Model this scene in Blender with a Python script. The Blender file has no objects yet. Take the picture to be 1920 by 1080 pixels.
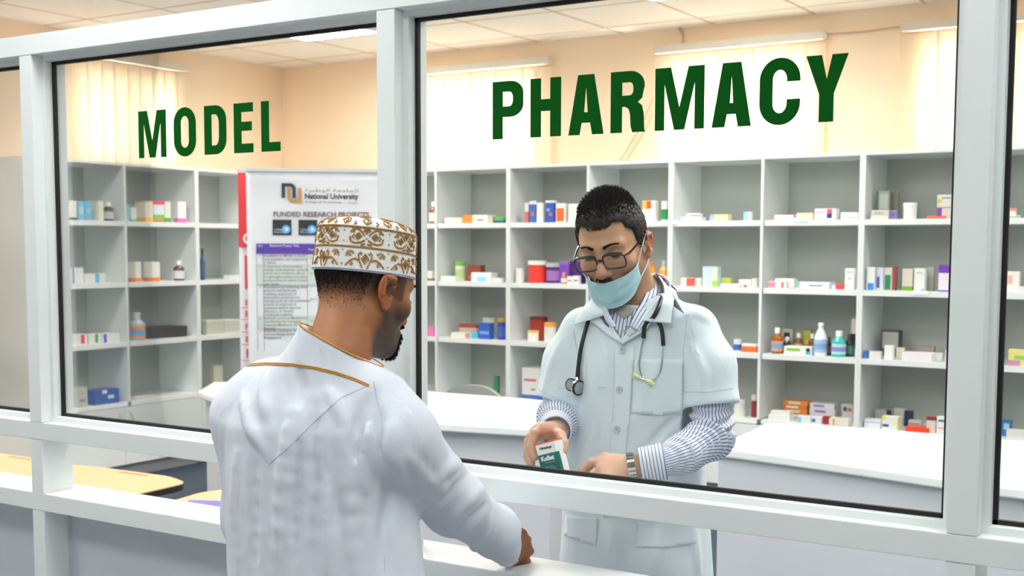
import bpy, bmesh, math, random
import numpy as np
from mathutils import Vector, Matrix

C = bpy.context.scene.collection
rnd = random.Random(7)

# ---------------------------------------------------------------- camera, world, exposure
F_PX, CY, PITCH, YAW, ROLL = 2315.02, 657.99, 0.0837, 0.5665, 0.0028
CAM = np.array([0.0, -2.2, 1.68])
def ray(px, py):
    a = (px - 960) / F_PX; b = (CY - py) / F_PX
    c = a*math.cos(ROLL) - b*math.sin(ROLL); up = a*math.sin(ROLL) + b*math.cos(ROLL)
    z = up*math.cos(PITCH) - math.sin(PITCH); yy = up*math.sin(PITCH) + math.cos(PITCH)
    return np.array([c*math.cos(YAW) - yy*math.sin(YAW), c*math.sin(YAW) + yy*math.cos(YAW), z])
def onY(px, py, y): r = ray(px, py); return CAM + r*((y - CAM[1])/r[1])
def onX(px, py, x): r = ray(px, py); return CAM + r*((x - CAM[0])/r[0])
def onZ(px, py, z): r = ray(px, py); return CAM + r*((z - CAM[2])/r[2])

cd = bpy.data.cameras.new('camera'); cam = bpy.data.objects.new('camera', cd); C.objects.link(cam)
e = 1.0
fwd = ray(960, CY); rgt = ray(960 + F_PX, CY) - fwd; upv = ray(960, CY - F_PX) - fwd
M = Matrix(((rgt[0], upv[0], -fwd[0], CAM[0]), (rgt[1], upv[1], -fwd[1], CAM[1]), (rgt[2], upv[2], -fwd[2], CAM[2]), (0, 0, 0, 1)))
cam.matrix_world = M
cd.sensor_width = 36.0; cd.lens = F_PX/1920*36.0; cd.shift_y = (CY - 540)/1920.0
cd.clip_start = 0.05; cd.clip_end = 200
cd.dof.use_dof = True; cd.dof.focus_distance = 2.75; cd.dof.aperture_fstop = 7.0
bpy.context.scene.camera = cam

world = bpy.data.worlds.new('world'); bpy.context.scene.world = world; world.use_nodes = True
bg = world.node_tree.nodes['Background']; bg.inputs[0].default_value = (1.0, 0.97, 0.92, 1); bg.inputs[1].default_value = 120.0
vs = bpy.context.scene.view_settings
vs.view_transform = 'Standard'; vs.look = 'None'; vs.gamma = 1.0; vs.use_curve_mapping = False
vs.exposure = 0.4
bpy.context.scene.cycles.max_bounces = 7
bpy.context.scene.cycles.diffuse_bounces = 6
bpy.context.scene.cycles.transparent_max_bounces = 12
bpy.context.scene.cycles.sample_clamp_indirect = 6.0
LAMP = 23.0

# ---------------------------------------------------------------- helpers
def tag(o, label=None, cat=None, group=None, kind=None):
    if label: o['label'] = label
    if cat: o['category'] = cat
    if group: o['group'] = group
    if kind: o['kind'] = kind
    return o
def empty(name, loc=(0, 0, 0), rz=0, label=None, cat=None, group=None):
    o = bpy.data.objects.new(name, None); C.objects.link(o)
    o.location = loc; o.rotation_euler = (0, 0, rz); o.empty_display_size = .05
    return tag(o, label, cat, group)

_m = {}
def srgb(c):
    if isinstance(c, str):
        c = [int(c[i:i+2], 16)/255 for i in (0, 2, 4)]
    return tuple((v/12.92 if v <= .04045 else ((v + .055)/1.055)**2.4) for v in c)
def mat(name, col, rough=.5, metal=0.0, var=.04, scale=30, bump=0.0, bscale=200, emit=0, spec=.5, trans=0, alpha=1, coat=0):
    """procedural material: a noise modulates the colour a little"""
    key = (name,)
    if key in _m: return _m[key]
    m = bpy.data.materials.new(name); m.use_nodes = True; nt = m.node_tree; N = nt.nodes
    b = N['Principled BSDF']; c = srgb(col)
    b.inputs['Roughness'].default_value = rough; b.inputs['Metallic'].default_value = metal
    b.inputs['Specular IOR Level'].default_value = spec
    if coat: b.inputs['Coat Weight'].default_value = coat
    tc = N.new('ShaderNodeTexCoord')
    nz = N.new('ShaderNodeTexNoise'); nz.inputs['Scale'].default_value = scale; nz.inputs['Detail'].default_value = 3
    nt.links.new(tc.outputs['Object'], nz.inputs['Vector'])
    mx = N.new('ShaderNodeMix'); mx.data_type = 'RGBA'
    mx.inputs[6].default_value = (*[v*(1 - var) for v in c], 1); mx.inputs[7].default_value = (*[min(1, v*(1 + var)) for v in c], 1)
    nt.links.new(nz.outputs['Fac'], mx.inputs[0]); nt.links.new(mx.outputs[2], b.inputs['Base Color'])
    if bump:
        n2 = N.new('ShaderNodeTexNoise'); n2.inputs['Scale'].default_value = bscale
        nt.links.new(tc.outputs['Object'], n2.inputs['Vector'])
        bp = N.new('ShaderNodeBump'); bp.inputs['Strength'].default_value = bump; bp.inputs['Distance'].default_value = .002
        nt.links.new(n2.outputs['Fac'], bp.inputs['Height']); nt.links.new(bp.outputs['Normal'], b.inputs['Normal'])
    if emit:
        b.inputs['Emission Color'].default_value = (*c, 1); b.inputs['Emission Strength'].default_value = emit
    _m[key] = m
    return m
def cmat(hexcol, rough=.45):
    return mat('printed_' + hexcol, hexcol, rough, var=.03, scale=40)

class MB:
    def __init__(s): s.v = []; s.f = []; s.mi = []
    def add(s, vs, fs, mi=0):
        n = len(s.v); s.v += [tuple(v) for v in vs]; s.f += [tuple(i + n for i in f) for f in fs]; s.mi += [mi]*len(fs); return s
    def box(s, x0, x1, y0, y1, z0, z1, mi=0, b=0):
        if b <= 0:
            v = [(x, y, z) for z in (z0, z1) for y in (y0, y1) for x in (x0, x1)]
            f = [(0, 2, 3, 1), (4, 5, 7, 6), (0, 1, 5, 4), (1, 3, 7, 5), (3, 2, 6, 7), (2, 0, 4, 6)]
            return s.add(v, f, mi)
        bm = bmesh.new(); bmesh.ops.create_cube(bm, size=1)
        bmesh.ops.scale(bm, vec=(x1 - x0, y1 - y0, z1 - z0), verts=bm.verts)
        bmesh.ops.translate(bm, vec=((x0 + x1)/2, (y0 + y1)/2, (z0 + z1)/2), verts=bm.verts)
        bmesh.ops.bevel(bm, geom=bm.edges[:], offset=b, segments=2, affect='EDGES')
        bm.verts.index_update(); s.add([v.co[:] for v in bm.verts], [[v.index for v in f.verts] for f in bm.faces], mi); bm.free(); return s
    def prism(s, pts, z0, z1, mi=0):          # outline in xy
        n = len(pts)
        v = [(x, y, z0) for x, y in pts] + [(x, y, z1) for x, y in pts]
        f = [tuple(range(n))[::-1], tuple(range(n, 2*n))] + [(i, (i+1) % n, n + (i+1) % n, n + i) for i in range(n)]
        return s.add(v, f, mi)
    def lathe(s, prof, seg=20, c=(0, 0, 0), mi=0, sy=1.0):
        v = []; f = []
        for r, z in prof:
            for k in range(seg):
                a = 2*math.pi*k/seg; v.append((c[0] + r*math.cos(a), c[1] + r*sy*math.sin(a), c[2] + z))
        n = len(prof)
        for i in range(n - 1):
            for k in range(seg):
                k2 = (k+1) % seg; f.append((i*seg + k, i*seg + k2, (i+1)*seg + k2, (i+1)*seg + k))
        f.append(tuple(range(seg))[::-1]); f.append(tuple(range((n-1)*seg, n*seg)))
        return s.add(v, f, mi)
    def tube(s, pts, r, seg=8, mi=0, flat=1.0, up=None):
        pts = [Vector(p) for p in pts]; n = len(pts); rr = r if hasattr(r, '__len__') else [r]*n
        T = [(pts[min(i+1, n-1)] - pts[max(i-1, 0)]).normalized() for i in range(n)]
        u = Vector(up) if up else (Vector((0, 0, 1)) if abs(T[0].z) < .9 else Vector((1, 0, 0)))
        v = []; f = []; a = u
        for i in range(n):
            if up is not None and not callable(up): a = Vector(up)
            a = (a - T[i]*a.dot(T[i])); a = a.normalized() if a.length > 1e-6 else T[i].orthogonal().normalized()
            b = T[i].cross(a)
            for k in range(seg):
                t = 2*math.pi*k/seg; v.append(pts[i] + (a*math.cos(t)*flat + b*math.sin(t))*rr[i])
        for i in range(n-1):
            for k in range(seg):
                k2 = (k+1) % seg; f.append((i*seg + k, i*seg + k2, (i+1)*seg + k2, (i+1)*seg + k))
        f.append(tuple(range(seg))[::-1]); f.append(tuple(range((n-1)*seg, n*seg)))
        return s.add(v, f, mi)
    def build(s, name, m, parent=None, smooth=False, loc=None, rz=0):
        me = bpy.data.meshes.new(name); me.from_pydata([tuple(map(float, v)) for v in s.v], [], s.f)
        ms = m if isinstance(m, (list, tuple)) else [m]
        for x in ms: me.materials.append(x)
        me.polygons.foreach_set('material_index', s.mi)
        if smooth: me.polygons.foreach_set('use_smooth', [True]*len(s.f))
        me.update()
        bm = bmesh.new(); bm.from_mesh(me); bmesh.ops.recalc_face_normals(bm, faces=bm.faces); bm.to_mesh(me); bm.free()
        if smooth:
            try: me.set_sharp_from_angle(angle=math.radians(40))
            except Exception: pass
        o = bpy.data.objects.new(name, me); C.objects.link(o)
        if parent: o.parent = parent
        if loc is not None: o.location = loc
        o.rotation_euler = (0, 0, rz)
        return o

def fill_shape(name, loops, depth, m, parent=None):
    """flat lettering: closed 2D loops (holes by even-odd), a little thickness, in the local XZ plane facing -Y"""
    cu = bpy.data.curves.new(name, 'CURVE'); cu.dimensions = '2D'; cu.fill_mode = 'BOTH'; cu.extrude = depth/2
    for L in loops:
        sp = cu.splines.new('POLY'); sp.points.add(len(L) - 1)
        for i, (x, y) in enumerate(L): sp.points[i].co = (x, y, 0, 1)
        sp.use_cyclic_u = True
    t = bpy.data.objects.new(name, cu); C.objects.link(t)
    me = bpy.data.meshes.new_from_object(t.evaluated_get(bpy.context.evaluated_depsgraph_get()))
    bpy.data.objects.remove(t)
    me.transform(Matrix.Rotation(math.pi/2, 4, 'X')); me.materials.clear(); me.materials.append(m)
    o = bpy.data.objects.new(name, me); C.objects.link(o)
    if parent: o.parent = parent
    return o
_fonts = {}
def text_mesh(name, body, size, m, parent=None, loc=(0, 0, 0), align='LEFT', width=None, bold=0.0, font=None, depth=.0004, sx=1.0):
    """lettering as mesh in local XZ plane facing -Y"""
    cu = bpy.data.curves.new(name, 'FONT'); cu.body = body; cu.size = size; cu.align_x = align
    cu.extrude = depth/2; cu.offset = bold; cu.resolution_u = 3
    if font and font in _fonts: cu.font = _fonts[font]
    t = bpy.data.objects.new(name, cu); C.objects.link(t)
    bpy.context.view_layer.update()
    me = bpy.data.meshes.new_from_object(t.evaluated_get(bpy.context.evaluated_depsgraph_get()))
    bpy.data.objects.remove(t)
    if len(me.vertices):
        co = np.empty(len(me.vertices)*3); me.vertices.foreach_get('co', co); co = co.reshape(-1, 3)
        w = co[:, 0].max() - co[:, 0].min()
        k = (width/w if width and w > 0 else 1)*sx
        me.transform(Matrix.Scale(k, 4, (1, 0, 0)))
    me.transform(Matrix.Rotation(math.pi/2, 4, 'X')); me.materials.clear(); me.materials.append(m)
    o = bpy.data.objects.new(name, me); C.objects.link(o)
    if parent: o.parent = parent
    o.location = loc
    return o
# ---------------------------------------------------------------- dimensions
X0, X2, W = -3.0222, -.499, .0508; X1 = (X0 + X2)/2; STEP = X1 - X0
ZT, ZS, ZSB, ZL, ZLB = 1.68 + .5246, 1.1835, 1.1346, .980, .9307
YS, YB, XL, XW, ZC = 5.49, 5.97, -7.14, -7.59, 3.238
XR, YH = 2.2, -4.4           # right wall and the wall behind the viewer
GL = .062

M_alu = mat('white_powder_coated_aluminium', 'E8ECEB', .38, var=.015, scale=4)
M_gasket = mat('black_rubber_gasket', '0A0A0A', .6)
M_wall = mat('peach_wall_paint', 'F7E0C4', .8, var=.02, scale=2, bump=.1)
M_hallwall = mat('pale_hall_wall_paint', 'B9BEC2', .8, var=.02, scale=2)
M_floor = mat('dark_navy_floor', '2B3A4C', .55, var=.1, scale=6)
M_hallfloor = mat('grey_hall_floor', '9A9C9E', .5, var=.05, scale=3)
M_lam = mat('white_laminate', 'E9EDEC', .35, var=.012, scale=5)
M_back = mat('grey_back_panel', 'B4B8B2', .5, var=.015, scale=6)
M_steel = mat('brushed_steel', 'C9CBCB', .28, metal=1, var=.05)

# ceiling: tiles with T-bar lines
def ceiling_mat():
    m = bpy.data.materials.new('ceiling_tiles'); m.use_nodes = True; nt = m.node_tree; N = nt.nodes; L = nt.links
    b = N['Principled BSDF']; b.inputs['Roughness'].default_value = .85
    g = N.new('ShaderNodeNewGeometry'); sx = N.new('ShaderNodeSeparateXYZ'); L.new(g.outputs['Position'], sx.inputs[0])
    def line(sock, off):
        a = N.new('ShaderNodeMath'); a.operation = 'ADD'; a.inputs[1].default_value = -off; L.new(sock, a.inputs[0])
        d = N.new('ShaderNodeMath'); d.operation = 'DIVIDE'; d.inputs[1].default_value = .72; L.new(a.outputs[0], d.inputs[0])
        fr = N.new('ShaderNodeMath'); fr.operation = 'FRACT'; L.new(d.outputs[0], fr.inputs[0])
        s = N.new('ShaderNodeMath'); s.operation = 'SUBTRACT'; s.inputs[1].default_value = .5; L.new(fr.outputs[0], s.inputs[0])
        ab = N.new('ShaderNodeMath'); ab.operation = 'ABSOLUTE'; L.new(s.outputs[0], ab.inputs[0])
        gt = N.new('ShaderNodeMath'); gt.operation = 'GREATER_THAN'; gt.inputs[1].default_value = .483; L.new(ab.outputs[0], gt.inputs[0])
        return gt
    l1 = line(sx.outputs[0], -4.97); l2 = line(sx.outputs[1], 4.98)
    mxm = N.new('ShaderNodeMath'); mxm.operation = 'MAXIMUM'; L.new(l1.outputs[0], mxm.inputs[0]); L.new(l2.outputs[0], mxm.inputs[1])
    nz = N.new('ShaderNodeTexNoise'); nz.inputs['Scale'].default_value = 60; L.new(g.outputs['Position'], nz.inputs['Vector'])
    mc = N.new('ShaderNodeMix'); mc.data_type = 'RGBA'; mc.inputs[6].default_value = (*srgb('FCF8F3'), 1); mc.inputs[7].default_value = (*srgb('FFFCF8'), 1)
    L.new(nz.outputs['Fac'], mc.inputs[0])
    mx = N.new('ShaderNodeMix'); mx.data_type = 'RGBA'; mx.inputs[7].default_value = (*srgb('C8B8A4'), 1)
    L.new(mxm.outputs[0], mx.inputs[0]); L.new(mc.outputs[2], mx.inputs[6]); L.new(mx.outputs[2], b.inputs['Base Color'])
    return m
M_ceil = ceiling_mat()

def glass_mat():
    m = bpy.data.materials.new('clear_partition_glass'); m.use_nodes = True; nt = m.node_tree; N = nt.nodes; L = nt.links
    N.remove(N['Principled BSDF']); out = N['Material Output']
    t = N.new('ShaderNodeBsdfTransparent'); t.inputs[0].default_value = (.975, .985, .98, 1)
    g = N.new('ShaderNodeBsdfGlossy'); g.inputs['Roughness'].default_value = .02
    fr = N.new('ShaderNodeFresnel'); fr.inputs[0].default_value = 1.33
    nz = N.new('ShaderNodeTexNoise'); nz.inputs['Scale'].default_value = 1.5
    tc = N.new('ShaderNodeTexCoord'); L.new(tc.outputs['Object'], nz.inputs['Vector'])
    ml = N.new('ShaderNodeMath'); ml.operation = 'MULTIPLY'; ml.inputs[1].default_value = 1.1
    L.new(nz.outputs['Fac'], ml.inputs[0])
    m2 = N.new('ShaderNodeMath'); m2.operation = 'MULTIPLY'; L.new(fr.outputs[0], m2.inputs[0]); L.new(ml.outputs[0], m2.inputs[1])
    mx = N.new('ShaderNodeMixShader'); L.new(m2.outputs[0], mx.inputs[0]); L.new(t.outputs[0], mx.inputs[1]); L.new(g.outputs[0], mx.inputs[2])
    L.new(mx.outputs[0], out.inputs[0]); return m
M_glass = glass_mat()

def struct(name, mb, m):
    o = mb.build(name, m); o['kind'] = 'structure'; return o

# ---------------------------------------------------------------- room shell (windows are openings in the walls)
struct('floor', MB().box(XW, XR, 0, YB, -.05, 0), M_floor)
struct('floor_hall', MB().box(XW, XR, YH, 0, -.05, 0), M_hallfloor)
struct('ceiling', MB().box(XW, XR, YH, YB, ZC, ZC + .05), M_ceil)
WIN_B = [(-6.15, -4.95), (-3.9, -2.8), (-2.1, -.95)]     # x spans in the back wall
WIN_L = [(3.75, 4.72)]                                     # y span in the left wall
WZ0, WZ1 = 2.3, 3.0
mb = MB(); xs = [XW - .15] + [v for w in WIN_B for v in w] + [XR]
mb.box(XW - .15, XR, YB, YB + .15, 0, WZ0).box(XW - .15, XR, YB, YB + .15, WZ1, ZC)
for i in range(0, len(xs), 2): mb.box(xs[i], xs[i+1], YB, YB + .15, WZ0, WZ1)
struct('wall_back', mb, M_wall)
mb = MB().box(XW - .15, XW, 0, YB, 0, WZ0).box(XW - .15, XW, 0, YB, WZ1, ZC).box(XW - .15, XW, 0, WIN_L[0][0], WZ0, WZ1).box(XW - .15, XW, WIN_L[0][1], YB, WZ0, WZ1)
struct('wall_left', mb, M_wall)
struct('wall_left_hall', MB().box(XW - .15, XW, YH, 0, 0, ZC), M_hallwall)
struct('wall_right', MB().box(XR, XR + .15, YH, YB + .15, 0, ZC), M_hallwall)
struct('wall_front', MB().box(XW - .15, XR, YH - .15, YH, 0, ZC), M_hallwall)
n = 0
for (a, b_, ax) in [(*w, 'b') for w in WIN_B] + [(*WIN_L[0], 'l')]:
    n += 1; mb = MB(); pane = MB(); mid = (a + b_)/2
    for u0, u1, z0, z1 in ((a, b_, WZ0, WZ0 + .05), (a, b_, WZ1 - .05, WZ1), (a, a + .05, WZ0, WZ1), (b_ - .05, b_, WZ0, WZ1), (mid - .03, mid + .03, WZ0, WZ1)):
        if ax == 'b': mb.box(u0, u1, YB + .08, YB + .13, z0, z1)
        else: mb.box(XW - .13, XW - .08, u0, u1, z0, z1)
    if ax == 'b': pane.box(a, b_, YB + .10, YB + .106, WZ0, WZ1)
    else: pane.box(XW - .106, XW - .10, a, b_, WZ0, WZ1)
    w = struct('window_%d' % n, mb, M_alu); pane.build('window_pane', M_glass, w)

# ---------------------------------------------------------------- glazed partition: posts, rails, gaskets, panes
PX = [X0 - STEP, X0, X1, X2, X2 + STEP]       # left edges of the posts
D = .103
mb = MB()
xa, xb = PX[0] - 1.3, PX[-1] + .9
struct('trim_1', MB().box(xa, xb, 0, D, ZT, ZT + .054, b=.0012), M_alu)              # top rail
struct('trim_2', MB().box(xa, xb, 0, D, ZSB, ZS, b=.0012), M_alu)                    # sill rail
struct('trim_3', MB().box(xa, xb, 0, .15, ZLB, ZL, b=.0015), M_alu)                  # counter rail with its ledge
k = 4
for x in PX:
    mb = MB()
    for z0, z1 in ((0, ZLB - .0008), (ZL, ZSB - .0008), (ZS + .0008, ZT - .0008)): mb.box(x, x + W, .0005, D, z0, z1, b=.001)
    struct('trim_%d' % k, mb, M_alu); k += 1
bays = [(PX[i] + W, PX[i+1]) for i in range(4)] + [(xa, PX[0]), (PX[-1] + W, xb)]
for i, (a, b_) in enumerate(bays):
    # glazing beads, then gasket, then glass, then the inner frame reveal
    z0, z1 = ZS, ZT; bw, gw = .014, .0085
    mb = MB()
    mb.box(a, a + bw, .034, GL - .004, z0, z1).box(b_ - bw, b_, .034, GL - .004, z0, z1)
    mb.box(a + bw, b_ - bw, .034, GL - .004, z0, z0 + bw).box(a + bw, b_ - bw, .034, GL - .004, z1 - bw, z1)
    mb.box(a, a + bw, GL + .004, D - .002, z0, z1).box(b_ - bw, b_, GL + .004, D - .002, z0, z1)
    mb.box(a + bw, b_ - bw, GL + .004, D - .002, z0, z0 + bw).box(a + bw, b_ - bw, GL + .004, D - .002, z1 - bw, z1)
    w = struct('window_%d' % (n + 1 + i), mb, M_alu)
    g = MB()
    for u0, u1, v0, v1 in ((a + bw - .001, a + bw + gw, z0 + bw, z1 - bw), (b_ - bw - gw, b_ - bw + .001, z0 + bw, z1 - bw), (a + bw, b_ - bw, z0 + bw - .001, z0 + bw + gw), (a + bw, b_ - bw, z1 - bw - gw, z1 - bw + .001)):
        g.box(u0, u1, GL - .005, GL + .005, v0, v1)
    g.build('window_gasket', M_gasket, w)
    MB().box(a + bw*.5, b_ - bw*.5, GL - .002, GL + .002, z0 + bw*.5, z1 - bw*.5).build('window_pane', M_glass, w)
    struct('wall_infill_%d' % (i + 1), MB().box(a, b_, .085, .1, 0, ZLB).box(a, a + .006, .078, .086, 0, ZLB).box(b_ - .006, b_, .078, .086, 0, ZLB), mat('grey_white_infill_panel', 'CDD2DA', .5, var=.02, scale=3))

# ---------------------------------------------------------------- ceiling lights
M_diff = mat('light_diffuser', 'FFFDF8', .5, emit=LAMP)
M_hdiff = mat('hall_light_diffuser', 'F6FAF8', .5, emit=LAMP*.72)
def ceiling_light(x, y, label, hall=False):
    o = empty('ceiling_light', (x, y, ZC), label=label, cat='ceiling light', group='recessed ceiling lights')
    fr = MB(); s = .36
    for q in (-1, 1):
        fr.box(q*s - .02, q*s + .02, -s - .02, s + .02, -.012, -.001); fr.box(-s, s, q*s - .02, q*s + .02, -.012, -.001)
    fr.build('frame', M_alu, o)
    MB().box(-s + .02, s - .02, -s + .02, s - .02, -.006, -.002).build('diffuser', M_hdiff if hall else M_diff, o)
    lv = MB()
    for q in range(1, 4): lv.box(-s + .02 + q*.17 - .004, -s + .02 + q*.17 + .004, -s + .02, s - .02, -.028, -.006)
    lv.build('louvre', M_steel, o)
    return o
GX = lambda i: -4.97 + .72*(i + .5)
GY = lambda j: 4.98 - .72*(j + .5)
ceiling_light(GX(-2), GY(0), 'square louvred ceiling light at the back left, above the word on the left pane')
ceiling_light(GX(2), GY(0), 'square louvred ceiling light just inside the top edge, right of the first word')
for i, j in ((-2, 3), (2, 3), (6, 3), (6, 0), (-2, 5), (2, 5), (6, 5)):
    ceiling_light(GX(i), GY(j), 'square louvred ceiling light over the pharmacy room, out of the frame')
for i, j in ((-1, 7), (3, 7), (7, 7), (1, 9), (5, 9)):
    ceiling_light(GX(i), GY(j), 'square louvred ceiling light over the hall in front of the glass', hall=True)

# ---------------------------------------------------------------- vertical blinds
def slat_mat():
    m = bpy.data.materials.new('cream_blind_fabric'); m.use_nodes = True; nt = m.node_tree; N = nt.nodes; L = nt.links
    N.remove(N['Principled BSDF']); out = N['Material Output']
    tc = N.new('ShaderNodeTexCoord'); nz = N.new('ShaderNodeTexNoise'); nz.inputs['Scale'].default_value = 90
    L.new(tc.outputs['Object'], nz.inputs['Vector'])
    c = N.new('ShaderNodeMix'); c.data_type = 'RGBA'; c.inputs[6].default_value = (*srgb('FFF3E0'), 1); c.inputs[7].default_value = (*srgb('FFF8EC'), 1)
    L.new(nz.outputs['Fac'], c.inputs[0])
    d = N.new('ShaderNodeBsdfDiffuse'); t = N.new('ShaderNodeBsdfTranslucent'); L.new(c.outputs[2], d.inputs[0]); L.new(c.outputs[2], t.inputs[0])
    mx = N.new('ShaderNodeMixShader'); mx.inputs[0].default_value = .55
    L.new(d.outputs[0], mx.inputs[1]); L.new(t.outputs[0], mx.inputs[2]); L.new(mx.outputs[0], out.inputs[0]); return m
M_slat = slat_mat()
def blind(a, b_, side, label):
    L_ = b_ - a; z1 = 3.085
    if side == 'b': o = empty('vertical_blind', ((a + b_)/2, YB - .05, 2.29), 0)
    else: o = empty('vertical_blind', (XW + .05, (a + b_)/2, 2.29), math.pi/2)
    tag(o, label, 'blind', 'vertical blinds in the high windows')
    MB().box(-L_/2, L_/2, -.03, .03, z1 - 2.29 - .025, z1 - 2.29 + .03, b=.004).box(L_/2 - .001, L_/2 + .008, -.02, .02, z1 - 2.29 - .02, z1 - 2.29 + .022).build('head_rail', mat('ivory_rail', 'E4DCD0', .4), o)
    ns = int(L_/.118)
    for k in range(ns):
        x = -L_/2 + (k + .5)*L_/ns; w = .069; an = .10
        s = MB().box(-w, w, -.0012, .0012, 0, z1 - 2.29 - .045).build('slat', M_slat, o)
        s.location = (x, (-1)**k*.003, 0); s.rotation_euler = (0, 0, an)
    return o
blind(-6.3, -4.83, 'b', 'cream vertical blind glowing above the shelves beside the middle post')
blind(-3.96, -2.72, 'b', 'cream vertical blind behind the last letters of the right word')
blind(-2.22, -.8, 'b', 'cream vertical blind at the far right, cut by the right post')
blind(3.62, 4.83, 'l', 'cream vertical blind glowing on the left wall behind the first letter')
def cable(pts, label, r=.006):
    o = MB().tube(pts, r, 6).build('wall_cable', mat('beige_cable', 'C9AE90', .6), smooth=True); tag(o, label, 'cable'); return o
pa, pb = onY(1545, 64, YB - .012), onY(1702, 48, YB - .012)
cable([pa, (pa + pb)/2 + np.array([0, 0, -.01]), pb], 'thin beige cable running between the two right blinds')
cable([onY(1272, 50, YB - .012), onY(1281, 66, YB - .012), onY(1279, 92, YB - .012)], 'short beige cable dropping from ceiling to a blind rail', .008)
cable([onY(1228, 178, YB - .012), onY(1200, 240, YB - .012), onY(1160, 305, YB - .012)], 'thin beige cable slanting down between the blinds, left of its twin', .004)
cable([onY(1240, 178, YB - .012), onY(1212, 240, YB - .012), onY(1172, 305, YB - .012)], 'thin beige cable slanting down between the blinds, right of its twin', .004)

# ---------------------------------------------------------------- shelving units
SZ = [2.277, 1.860, 1.420, .990, .552]     # top, and the upper faces of the four shelves
T = .019
def shelving(cols, y0, label, side='b', depth=YB - YS, doors=True, ends=True):
    """cols: list of panel centre positions along the wall; unit's own frame: x along wall, front at y=0, back +depth"""
    a, b_ = cols[0], cols[-1]; o = empty('shelving_unit', (0, 0, 0)); tag(o, label, 'shelving unit', 'white cubby shelving units')
    if side == 'b': o.location = ((a + b_)/2, y0, 0)
    else: o.location = (y0, (a + b_)/2, 0); o.rotation_euler = (0, 0, math.pi/2)
    c = (a + b_)/2; q = depth - .004
    MB().box(a - c, b_ - c, 0, q, SZ[0] - .022, SZ[0], b=.001).build('top_panel', M_lam, o)
    for i, x in enumerate(cols):
        d = 0 if 0 < i < len(cols) - 1 else (T/2 if i == 0 else -T/2)
        MB().box(x - c + d - T/2 + .0005, x - c + d + T/2 - .0005, 0, q - .01, .04 if d else SZ[4], SZ[0] - .022).build('side_panel' if d else 'divider', M_lam, o)
    for z in SZ[1:]:
        for i in range(len(cols) - 1):
            MB().box(cols[i] - c + T, cols[i+1] - c - T*.5, .002, q - .01, z - .036 if z > .6 else z - .03, z, b=.001).build('shelf', M_lam, o)
    MB().box(a - c + .001, b_ - c - .001, q - .01, q, .04, SZ[0] - .022).build('back_panel', M_back, o)
    MB().box(a - c + .01, b_ - c - .01, .03, q - .02, 0, .09).build('plinth', mat('grey_plinth', 'A9ADAF', .5), o)
    nd = max(1, round((b_ - a)/.62)); wd = (b_ - a)/nd
    for k in range(nd):
        dr = MB().box(a - c + k*wd + .002, a - c + (k+1)*wd - .002, -.018, -.001, .1, SZ[4] - .034, b=.001).build('door', M_lam, o)
        hx = a - c + k*wd + (wd - .05 if k % 2 == 0 else .05)
        hb = MB(); zt = SZ[4] - .075
        pts = [(hx, -.018, zt)] + [(hx, -.018 - .03*math.sin(t), zt - .055 + .055*math.cos(t)) for t in [i*math.pi/8 for i in range(1, 8)]] + [(hx, -.018, zt - .11)]
        hb.tube(pts, .005, 8); hb.build('handle', M_steel, dr, smooth=True)
    return o
shelving([-6.27, -5.586, -4.928], YS, 'white cubby shelving unit just right of the middle post')
shelving([-4.928, -4.261, -3.619], YS, 'white cubby shelving unit behind the pharmacist')
shelving([-3.619, -2.967, -2.314], YS, 'white cubby shelving unit right of the pharmacist with the teal bottle')
shelving([-2.314, -1.64, -.97], YS, 'white cubby shelving unit crossing behind the right post')
shelving([3.03, 3.840, 4.527], XL, 'white cubby shelving unit on the left wall, nearest the glass', 'l', XL - XW)
shelving([4.527, 5.2, 5.9], XL, 'white cubby shelving unit in the left corner behind the banners', 'l', XL - XW)

# ---------------------------------------------------------------- counters
M_top = mat('glossy_white_worktop', 'F4F7F6', .2, var=.01, scale=3)
M_base = mat('pale_counter_panel', 'D3D6DC', .45, var=.015, scale=3)
def counter(outline, inset, zt, label):
    cx = sum(p[0] for p in outline)/len(outline); cy = sum(p[1] for p in outline)/len(outline)
    o = empty('service_counter', (cx, cy, 0), label=label, cat='counter')
    loc = [(x - cx, y - cy) for x, y in outline]
    me = MB().prism(loc, zt - .038, zt).build('worktop', M_top, o)
    mod = me.modifiers.new('round', 'BEVEL'); mod.width = .008; mod.segments = 3; mod.limit_method = 'ANGLE'
    MB().prism([(x*inset[0], y*inset[1]) for x, y in loc], .08, zt - .038).build('base_panel', M_base, o)
    MB().prism([(x*(inset[0] - .03), y*(inset[1] - .05)) for x, y in loc], 0, .08).build('plinth', mat('grey_plinth', 'A9ADAF', .5), o)
    return o
p = lambda px, py, z: tuple(onZ(px, py, z)[:2])
counter([p(371, 733, .9), p(420, 751, .9), p(560, 766, .9), p(700, 782, .9), p(835, 794, .9), p(1040, 806, .9), p(1100, 790, .9), p(1110, 762, .9), p(1000, 748, .9), p(800, 733, .9), p(560, 712, .9), p(400, 716, .9)], (.965, .9), .9,
        'long white service counter with glossy top left of the pharmacist')
R0 = .9
counter([p(1340, 838, R0), p(1442, 791, R0), p(1600, 801, R0), p(1773, 815, R0), p(1990, 832, R0), p(2030, 950, R0), p(1920, 917, R0), p(1770, 897, R0), p(1560, 867, R0), p(1440, 851, R0)], (.985, .93), R0,
        'white service counter with glossy top right of the pharmacist')
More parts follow.
